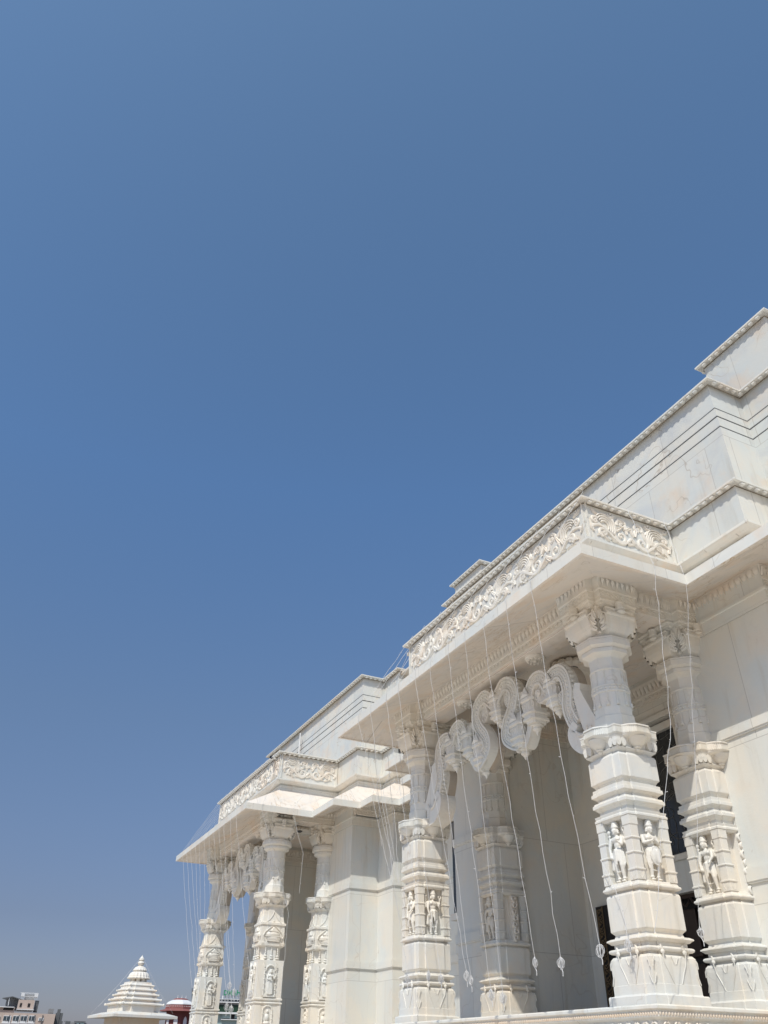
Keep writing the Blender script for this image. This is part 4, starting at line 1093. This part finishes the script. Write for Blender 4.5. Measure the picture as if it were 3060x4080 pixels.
for i, (fx, fy, ex, ey, X) in enumerate(((1485, 3195, 1555, 3490, -19.3), (1528, 3195, 1588, 3515, -18.9), (1570, 3205, 1590, 3520, -17.8))):
    p = at_y(fx, fy, 8.75 if i < 2 else 9.5)
    q = at_y(ex, ey, 8.85)
    strand([Vector((p.x+.1, 9.55 if i < 2 else 10.3, 7.44)), Vector((p.x, p.y, 5.77)), Vector((p.x, p.y, 5.6)), q], 'light string before the stepped wall between the porches, %s of three' % ('left', 'middle', 'right')[i], GR, rad_=.0036, coil=False, seed=90+i)

# security camera on the far parapet corner
p = at_y(1082, 3019, 7.02)
cr_ = empty('security_camera', p); tag(cr_, 'small white bullet security camera at the corner of the far porch parapet', 'security camera')
mb = MB(); mb.tube([(0, .10, 0), (0, -.02, -.0)], .05, 14); mb.build('body', M_camw, cr_, smooth=True).rotation_euler = (0, 0, .9)
mb = MB(); mb.tube([(0, -.021, 0), (0, -.05, 0)], .042, 14); mb.build('lens', M_lens, cr_, smooth=True).rotation_euler = (0, 0, .9)
mb = MB(); mb.tube([(-.07, .08, .0), (.02, .12, -.02), (.02, .17, -.02)], .016, 8); mb.build('bracket', M_camw, cr_)
mb = MB(); mb.tube([(-.05, .07, -.03), (-.3, .02, -.13), (-.8, .06, -.22), (-1.6, .06, -.2)], .008, 5); mb.build('cable', M_greyc, cr_)

# ------------------------------------------------------------------ ground
def struct(mb, name, m):
    o = mb.build(name, m); o['kind'] = 'structure'; return o
M_gnd = plain('dusty_ground', (0.33, 0.28, 0.22), 0.9, 0.1, 0.05)
mb = MB(); mb.add([(-3000, -3000, GZ-.01), (3000, -3000, GZ-.01), (3000, 3000, GZ-.01), (-3000, 3000, GZ-.01)], [(0, 1, 2, 3)]); struct(mb, 'ground', M_gnd)
M_terr = marble('terrace_marble', warm=(0.72, 0.62, 0.52), cool=(0.68, 0.61, 0.53), stain=0.2, seed=55.0)
mb = MB(); mb.box(-45, 12, -26, 7.4, GZ-.008, GZ+.0); struct(mb, 'terrace', M_terr)

# ------------------------------------------------------------------ small stepped-spire pavilion
pd = at_d(529, 4040, 60.0)
PVX, PVY = pd.x, pd.y
pv = empty('spired_pavilion', (PVX, PVY, GZ), rz=rad(12)); tag(pv, 'small white stone pavilion with stepped pyramid roof, ribbed dome and pointed finial', 'pavilion')
def h(el, dd=60.0): return math.tan(rad(el))*dd - GZ
def sqr(w, z, red=.12, fr=.55):
    k = w*fr; d = w*red
    q = [(w-d, -(w-d)), (w-d, -k), (w, -k), (w, k), (w-d, k)]; out = []
    for r in range(4):
        for x, y in q:
            for _ in range(r): x, y = -y, x
            out.append((x, y, z))
    return out
zE = h(2.18); hw = 1.22
mb = MB(); mb.loft([[(a, b, z) for a, b in ((w, -w), (w, w), (-w, w), (-w, -w))] for w, z in ((2.05, zE), (2.05, zE+.13), (1.45, zE+.30), (.9, zE+.32))]); mb.build('eave', M_eave, pv)
mb = MB(); zb = zE+.25
mb.loft([sqr(hw*1.12, zb), sqr(hw*1.12, h(2.80))]); mb.build('drum', M_carve, pv)
z = h(2.80); w0 = 1.52; tiers = 5; ztop = h(4.0); dz = (ztop-z)/tiers
for k in range(tiers):
    w = w0 - (w0-.88)*k/(tiers-1)
    mb = MB(); mb.loft([sqr(w*.84, z), sqr(w*.98, z+.02), sqr(w, z+dz*.18), sqr(w, z+dz*.34), sqr(w*.93, z+dz*.52), sqr(w*.84, z+dz*.62), sqr(w*.82, z+dz*1.02)])
    for sx in (-1, 1):
        for sy in (-1, 1): mb.ball((sx*w*.88, sy*w*.88, z+dz*.30), w*.05, 6, 4)
    mb.build('roof_tier', M_carve, pv); z += dz
mb = MB()
for k in range(8): a = k*PI/4+.3; mb.box(.40*math.cos(a)-.09, .40*math.cos(a)+.09, .40*math.sin(a)-.09, .40*math.sin(a)+.09, z-.03, z+.22)
mb.lathe([(.28, z-.02), (.28, z+.25)], 16); mb.build('neck', M_carve, pv)
def ribbed(mb, prof, nr, amp):
    n = nr*4; rings = [[(r*(1-amp*abs(math.sin(nr/2*2*PI*i/n)))*math.cos(2*PI*i/n), r*(1-amp*abs(math.sin(nr/2*2*PI*i/n)))*math.sin(2*PI*i/n), zz) for i in range(n)] for r, zz in prof]; mb.loft(rings)
z += .20; S = 1.0
mb = MB(); ribbed(mb, [(.35, z-.03), (.71, z), (.73, z+.05), (.66, z+.09), (.64, z+.18), (.57, z+.30), (.44, z+.38), (.22, z+.42)], 20, .07); mb.build('ribbed_dome', M_carve, pv)
z += .40
mb = MB(); ribbed(mb, [(.22, z-.02), (.43, z+.03), (.45, z+.08), (.40, z+.14), (.31, z+.24), (.15, z+.31), (.06, z+.33)], 16, .07); mb.build('ribbed_cap', M_carve, pv)
z += .31; zt = h(5.45)
mb = MB(); t = zt-z
mb.lathe([(.06, z-.03), (.12, z+.02*t), (.20, z+.16*t), (.22, z+.28*t), (.17, z+.40*t), (.11, z+.45*t), (.15, z+.49*t), (.18, z+.56*t), (.15, z+.62*t), (.16, z+.66*t), (.08, z+.80*t), (.02, z+.93*t), (.005, z+t)], 12); mb.build('finial', M_carve, pv, smooth=True)
mb = MB(); mb.box(-1.25, 1.25, -1.25, 1.25, zE-.55, zE+.1); mb.build('lintel', M_bead, pv)
for sx in (-1, 1):
    for sy in (-1, 1):
        mb = MB(); mb.lathe([(.22, 0), (.22, .5), (.15, .55), (.15, zE-.9), (.24, zE-.6), (.26, zE-.5)], 12, Matrix.Translation((sx*1.15, sy*1.15, 0))); mb.build('pillar', M_carve, pv)
mb = MB(); mb.box(-.8, .8, -.8, .8, 0, zE-.4); mb.build('shrine_wall', M_beige, pv)
mb = MB(); mb.box(-1.9, 1.9, -1.9, 1.9, -.02, .5); mb.build('base', M_carve, pv)
tipw = Vector((PVX, PVY, zt+GZ-.05))
for k, (px, py, nm) in enumerate(((362, 4040, 'left'), (392, 4010, 'inner left'), (655, 3990, 'right'), (690, 4040, 'far right'))):
    e = at_d(px, py, 59.5 if k % 2 == 0 else 60.5)
    strand([tipw, tipw.lerp(e, .5)+Vector((0, 0, -.12)), e], 'faint light string draped from the pavilion finial to its %s eave' % nm, 'strings of lights over the spired pavilion', rad_=.0038, coil=False, nb=4, seed=100+k)

# ------------------------------------------------------------------ red kiosk with white roof
kd = at_d(712, 4050, 110.0)
kk = empty('red_kiosk', (kd.x, kd.y, GZ), rz=rad(20)); tag(kk, 'red sandstone rooftop kiosk with a whitewashed domed roof and arched openings', 'kiosk')
def hk(px, py, d=110.0): v = at_d(px, py, d); return v.z - GZ
zb, z1, z2, z3 = hk(712, 4029), hk(712, 4005), hk(712, 3985), hk(712, 3978)
def oc(r, z, n=8, w=1.0): return [(r*math.cos(PI/8+i*2*PI/n)*w, r*math.sin(PI/8+i*2*PI/n), z) for i in range(n)]
mb = MB(); mb.loft([oc(1.62, z1), oc(1.60, z1+.10), oc(1.38, z1+.30), oc(1.12, z2-.08), oc(.9, z2)]); mb.build('dome', M_white, kk)
mb = MB(); mb.loft([oc(.88, z2), oc(.86, z2+.08), oc(.6, z3), oc(.3, z3)]); mb.build('cap', M_pink, kk)
for k in range(3):
    mb = MB(); mb.lathe([(.04, z3-.05), (.05, z3+.08), (.02, z3+.14), (.03, z3+.2), (.005, z3+.34)], 6, Matrix.Translation((.12, -.55+.55*k, 0))); mb.build('finial', M_white, kk)
mb = MB(); mb.loft([oc(2.35, zb-.05), oc(2.30, zb), oc(1.66, zb+.16), oc(1.60, z1-.02), oc(1.64, z1+.01)]); mb.build('chajja', M_pink, kk)
mb = MB()
for i in range(48):
    a = 2*PI*i/48; mb.ball((1.60*math.cos(a), 1.60*math.sin(a), zb+.42), .045, 5, 3)
mb.build('bead_row', M_white, kk)
mb = MB(); mb.loft([oc(1.45, zb-1.9), oc(1.45, zb)]); mb.build('drum', M_red, kk)
for i in range(8):
    a = PI/4*i; T = Matrix.Rotation(a, 4, 'Z')
    mb = MB(); F = T @ face((1.352, 0, zb-1.45), (0, 1, 0), (1, 0, 0))
    pts_ = [(-.22, 0), (.22, 0), (.22, .55), (.12, .78), (0, .92), (-.12, .78), (-.22, .55)]
    mb.loft([[(x, y, 0) for x, y in pts_], [(x, y, .04) for x, y in pts_]], F); mb.build('arch_panel', M_white, kk)
    mb = MB(); mb.ball((0, -.35, .1), (.30, .28, .12), 8, 5, F); mb.build('rail_roundel', M_white, kk)
mb = MB(); mb.box(-3, 3, -3, 3, 0, zb-1.9); mb.build('tower_base', M_red, kk)
mb = MB()
# awning of a neighbouring stall just left of the kiosk
# ------------------------------------------------------------------ building with the green sign
SD = 150.0
s0 = at_d(895, 4000, SD)
sg = empty('sign_building', (s0.x, s0.y, GZ)); tag(sg, 'distant building with green rooftop lettering seen between the far porch columns', 'building')
vdir = Vector((s0.x, s0.y, 0)).normalized(); udir = Vector((-vdir.y, vdir.x, 0))*-1
if udir.dot(R_) < 0: udir = -udir
def SP(px, py, d=0.0):
    v = at_d(px, py, SD+d); return v
def slab(name, x0, y0, x1, y1, m, d=0.0, th=.3, par=sg, dist=SD, org=s0):
    # upright slab facing the terrace spanning the given outline, at true distance with thickness
    a = at_d(x0, y1, dist+d); b = at_d(x1, y1, dist+d); t = at_d(x0, y0, dist+d); o = Vector((org.x, org.y, GZ))
    a = a-o; b = b-o; t = t-o; u = Vector((b.x-a.x, b.y-a.y, 0)); w = u.length; u /= w; n = Vector((-vdir.x, -vdir.y, 0))
    mb = MB(); n2 = Vector((u.y, -u.x, 0))
    if n2.dot(vdir) > 0: n2 = -n2
    z0 = min(a.z, b.z); z1 = t.z - (a.z-z0)
    F = Matrix(((u.x, -n2.x, 0, a.x), (u.y, -n2.y, 0, a.y), (0, 0, 1, 0), (0, 0, 0, 1)))
    mb.box(0, w, 0, th, z0, z1, F); o_ = mb.build(name, m, par); o_['_F'] = 0; del o_['_F']
    return o_, F, w, z0, z1
slab('wall', 770, 4030, 1000, 4110, M_pale, .4, 8)
slab('sign_board', 800, 4001, 1000, 4031, M_dgreen, 0, .6)
slab('white_ledge', 800, 4030, 1000, 4037, M_white, -.4, 1)
slab('white_ledge', 800, 3988, 1000, 3992, M_white, -.4, 1)
slab('grey_fascia', 800, 3992, 1000, 4000, M_mid, -.1, 1)
slab('white_rail', 800, 3977, 1000, 3979, M_white, -.2, .1)
for k in range(12): slab('rail_post', 808+k*12.5, 3979, 809.5+k*12.5, 3989, M_white, -.2, .1)
slab('dark_gap', 921, 4038, 933, 4062, M_black, .1, .3)
slab('plant_room', 800, 3979, 1000, 3988, M_greyc, .6, .5)
for k in range(9):
    slab('lattice_support', 884+k*12, 3967, 889+k*12, 3979, M_white, .1, .12)
for (x0, x1) in ((884, 918), (935, 950)): slab('window_pane', x0, 4040, x1, 4056, M_pale, -.02, .1)
slab('sill', 880, 4060, 960, 4063, M_white, -.2, .5)
def letters(txt, x0, x1, ytop, ybot, m):
    a = at_d(x0, ybot, SD-.3); b = at_d(x1, ybot, SD-.3); t = at_d(x0, ytop, SD-.3); o = Vector((s0.x, s0.y, GZ)); a -= o; b -= o
    H = (t.z-o.z)-a.z; W = (b-a).length/len(txt)
    ux = (b-a).normalized()
    for i, ch in enumerate(txt):
        cu = D.curves.new('t', 'FONT'); cu.body = ch; cu.size = 1; cu.extrude = .12; cu.offset = .03; to = D.objects.new('t', cu); C.objects.link(to)
        dg = bpy.context.evaluated_depsgraph_get(); me = D.meshes.new_from_object(to.evaluated_get(dg)); D.objects.remove(to)
        xs = [v.co.x for v in me.vertices]; ys = [v.co.y for v in me.vertices]; sx = W*.90/(max(xs)-min(xs)); sy = H/(max(ys)-min(ys))
        p = a + ux*(W*(i+.05)); n = Vector((ux.y, -ux.x, 0))
        if n.dot(vdir) > 0: n = -n
        Mx = Matrix(((ux.x*sx, 0, n.x, p.x), (ux.y*sx, 0, n.y, p.y), (ux.z*sx, sy, 0, p.z), (0, 0, 0, 1))) @ Matrix.Translation((-min(xs), -min(ys), 0))
        me.transform(Mx); me.materials.clear(); me.materials.append(m); me.name = 'letter'
        ob = D.objects.new('sign_letter', me); C.objects.link(ob); ob.parent = sg
letters('DMAH', 890, 958, 3945, 3966, M_green)
# green flag pole building edge left of the outermost column
fl = at_d(770, 3975, 140.0)
fg = empty('rooftop_flag', (fl.x, fl.y, GZ)); tag(fg, 'dark red pennant on a green rooftop cabin behind the outermost far column', 'flag')
def frel(px, py): return at_d(px, py, 140.0) - Vector((fl.x, fl.y, GZ))
a, b = frel(765, 4000), frel(766, 3938)
mb = MB(); mb.tube([tuple(a), tuple(b)], .06, 6); mb.build('pole', M_greyc, fg)
c_, d_, e_ = frel(765, 3940), frel(770, 3958), frel(764, 3955)
mb = MB(); mb.add([tuple(c_), tuple(d_), tuple(e_), tuple(c_+Vector((.03, .03, 0))), tuple(d_+Vector((.03, .03, 0))), tuple(e_+Vector((.03, .03, 0)))], [(0, 1, 2), (3, 5, 4), (0, 3, 4, 1), (1, 4, 5, 2), (2, 5, 3, 0)]); mb.build('pennant', M_cloth, fg)
gb = empty('green_cabin', (fl.x, fl.y, GZ)); tag(gb, 'small green rooftop cabin with slanted top beside the outermost far column', 'cabin')
slab('cabin_wall', 764, 3964, 800, 3976, M_green, 2, 2, gb, 140.0, fl); slab('cabin_base', 768, 3976, 800, 4100, M_greyc, 2.2, 3, gb, 140.0, fl); slab('cabin_block', 770, 3980, 784, 4010, M_white, 1.6, 1, gb, 140.0, fl)

# ------------------------------------------------------------------ apartment block at far left
AD = 180.0
def bld(name, label, cat, org, dist, parts):
    o = at_d(org[0], org[1], dist); root = empty(name, (o.x, o.y, GZ)); tag(root, label, cat)
    for p in parts:
        nm, x0, y0, x1, y1, m = p[:6]; d = p[6] if len(p) > 6 else 0; th = p[7] if len(p) > 7 else .3
        slab(nm, x0, y0, x1, y1, m, d, th, root, dist, o)
    return root
def az(x, y): return pix(x, y, 0, 3850, 4.1475)
parts = []
def ap(nm, x0, y0, x1, y1, m, d=0, th=.3):
    a = az(x0, y0); b = az(x1, y1); parts.append((nm, a[0], a[1], b[0], b[1], m, d, th))
ap('wall', -420, 745, 790, 1400, M_beige, 0, 10)
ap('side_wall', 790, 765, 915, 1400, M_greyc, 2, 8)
ap('chimney', 790, 700, 880, 770, M_mid, 1.8, 2); ap('chimney', 872, 705, 928, 1100, M_greyc, 1.9, 2)
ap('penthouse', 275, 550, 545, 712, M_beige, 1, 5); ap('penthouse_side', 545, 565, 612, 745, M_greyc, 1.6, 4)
ap('balcony_slab', 270, 704, 560, 716, M_white, .2, 2); ap('ledge', 240, 716, 525, 742, M_mid, .6, .6)
ap('penthouse_window', 320, 606, 352, 672, M_black, .93, .1); ap('penthouse_window', 450, 612, 490, 674, M_black, .93, .1)
ap('tank_room', 70, 520, 275, 705, M_mid, 3, 4)
ap('railing', 340, 432, 625, 440, M_white, 1.2, .1); ap('railing', 345, 490, 615, 496, M_white, 1.2, .1)
for k in range(13): ap('rail_post', 345+k*22, 440, 349+k*22, 552, M_white, 1.2, .06)
ap('water_tank', 345, 440, 400, 495, M_white, 1.9, 1.4); ap('water_tank', 565, 445, 625, 510, M_white, 1.9, 1.4); ap('cabinet', 400, 458, 560, 555, M_mid, 2.6, .8)
ap('stair_block', -420, 655, 235, 745, M_beige, .3, 4); ap('stair_opening', 50, 680, 215, 722, M_black, .22, .1); ap('stair_roof', -420, 645, 240, 658, M_white, -.2, 5)
for k, (x0, x1) in enumerate(((-150, -20), (35, 165), (195, 310), (325, 440), (460, 565))):
    ap('window_frame', x0, 812, x1, 925, M_white, -.25, .3)
    nw = ap('window', x0+12, 822, x1-12, 895, M_glassb, -.32, .1)
    ap('mullion', (x0+x1)/2-3, 822, (x0+x1)/2+3, 895, M_white, -.36, .05)
    ap('spandrel', x0-14, 925, x1+4, 945, M_white, -.3, .3); ap('window', x0+5, 985, x1-5, 1060, M_glassb, -.32, .1)
for x in (20, 178, 312, 445, 578): ap('pilaster', x-6, 800, x+8, 1400, M_greyc, -.28, .3)
ap('vent', 628, 848, 712, 902, M_white, -.2, .25); ap('vent_louvre', 640, 856, 700, 894, M_mid, -.24, .05)
bld('apartment_block', 'beige apartment block with white window frames and a railed rooftop penthouse at far left', 'building', az(200, 900), AD, parts)
# gabled tin roof over the tank room
o_ = at_d(*az(180, 520), AD+3); rt_ = empty('tin_shed', (o_.x, o_.y, GZ)); tag(rt_, 'dark gabled tin shed roof on top of the apartment block', 'shed')
def tr(x, y, d): return at_d(*az(x, y), AD+d) - Vector((o_.x, o_.y, GZ))
mb = MB()
A_ = [tr(40, 522, 1), tr(210, 495, 1), tr(330, 535, 1)]; B_ = [v + vdir*5 for v in A_]; low = Vector((0, 0, -.12))
mb.loft([[tuple(p) for p in (A_[0], A_[1], A_[2], A_[2]+low, A_[1]+low, A_[0]+low)], [tuple(p) for p in (B_[0], B_[1], B_[2], B_[2]+low, B_[1]+low, B_[0]+low)]]); mb.build('roof', M_greyc, rt_)
mb = MB(); mb.tube([tuple(tr(160, 510, 1.2)), tuple(tr(135, 650, 1.2))], .06, 5); mb.build('post', M_white, rt_)
# low distant roofs between the block and the pavilion
parts = []
ap('wall', 955, 905, 1000, 1100, M_greyc, 0, 4); bld('distant_roof', 'tiny grey rooftop box right of the apartment block', 'building', az(975, 950), 230.0, parts)
parts = []
ap('wall', 1045, 905, 1130, 1100, M_greyc, 0, 6); ap('tank', 1060, 898, 1115, 915, M_mid, 0, 2); bld('distant_house', 'small brownish distant house between apartment block and pavilion', 'building', az(1090, 950), 240.0, parts)
parts = []
ap('wall', 1130, 925, 1410, 1100, M_mid, 0, 8); ap('roof_edge', 1225, 905, 1415, 918, M_greyc, -.3, 1); ap('window', 1260, 925, 1300, 975, M_pale, -.1, .1); ap('window', 1320, 925, 1385, 975, M_pale, -.1, .1)
bld('distant_block', 'low grey distant block with pale windows beside the pavilion eave', 'building', az(1300, 950), 220.0, parts)

# ------------------------------------------------------------------ light
sdir = Vector((0.526, -0.588, 1.0)).normalized()
el = math.asin(sdir.z); azm = math.atan2(sdir.x, sdir.y)
sl = D.lights.new('sun', 'SUN'); sl.energy = 3.45; sl.angle = rad(.53); sl.color = (1.0, .955, .87)
so = D.objects.new('sun', sl); C.objects.link(so); so.rotation_euler = (-sdir).to_track_quat('-Z', 'Y').to_euler()
w = D.worlds.new('World'); scn.world = w; w.use_nodes = True; nt = w.node_tree
bg = nt.nodes['Background']; sky = nt.nodes.new('ShaderNodeTexSky'); sky.sky_type = 'NISHITA'; sky.sun_disc = False
sky.sun_elevation = el; sky.sun_rotation = azm; sky.dust_density = 2.0; sky.ozone_density = 3.0; sky.air_density = 1.2; sky.altitude = 300
tcw = nt.nodes.new('ShaderNodeTexCoord'); spw = nt.nodes.new('ShaderNodeSeparateXYZ'); L(nt, tcw.outputs['Generated'], spw.inputs[0])
rw = nt.nodes.new('ShaderNodeValToRGB'); L(nt, spw.outputs[2], rw.inputs[0]); ee = rw.color_ramp.elements
while len(ee) < 6: ee.new(.5)
for q, (p_, c_) in zip(ee, ((0, (1.0, .98, 1.36)), (.06, (.84, .82, 1.08)), (.13, (.79, .765, .95)), (.34, (1.01, 1.07, 1.18)), (.59, (1.14, 1.43, 1.64)), (.95, (1.40, 1.67, 1.69)))): q.position = p_; q.color = tuple(v/1.7 for v in c_) + (1,)
L(nt, mixc(nt, 1.0, sky.outputs[0], rw.outputs[0], 'MULTIPLY'), bg.inputs['Color']); bg.inputs['Strength'].default_value = 0.1445
scn.view_settings.view_transform = 'Standard'; scn.view_settings.look = 'None'; scn.view_settings.gamma = 1; scn.view_settings.exposure = 0.0
scn.cycles.max_bounces = 8; scn.cycles.diffuse_bounces = 5
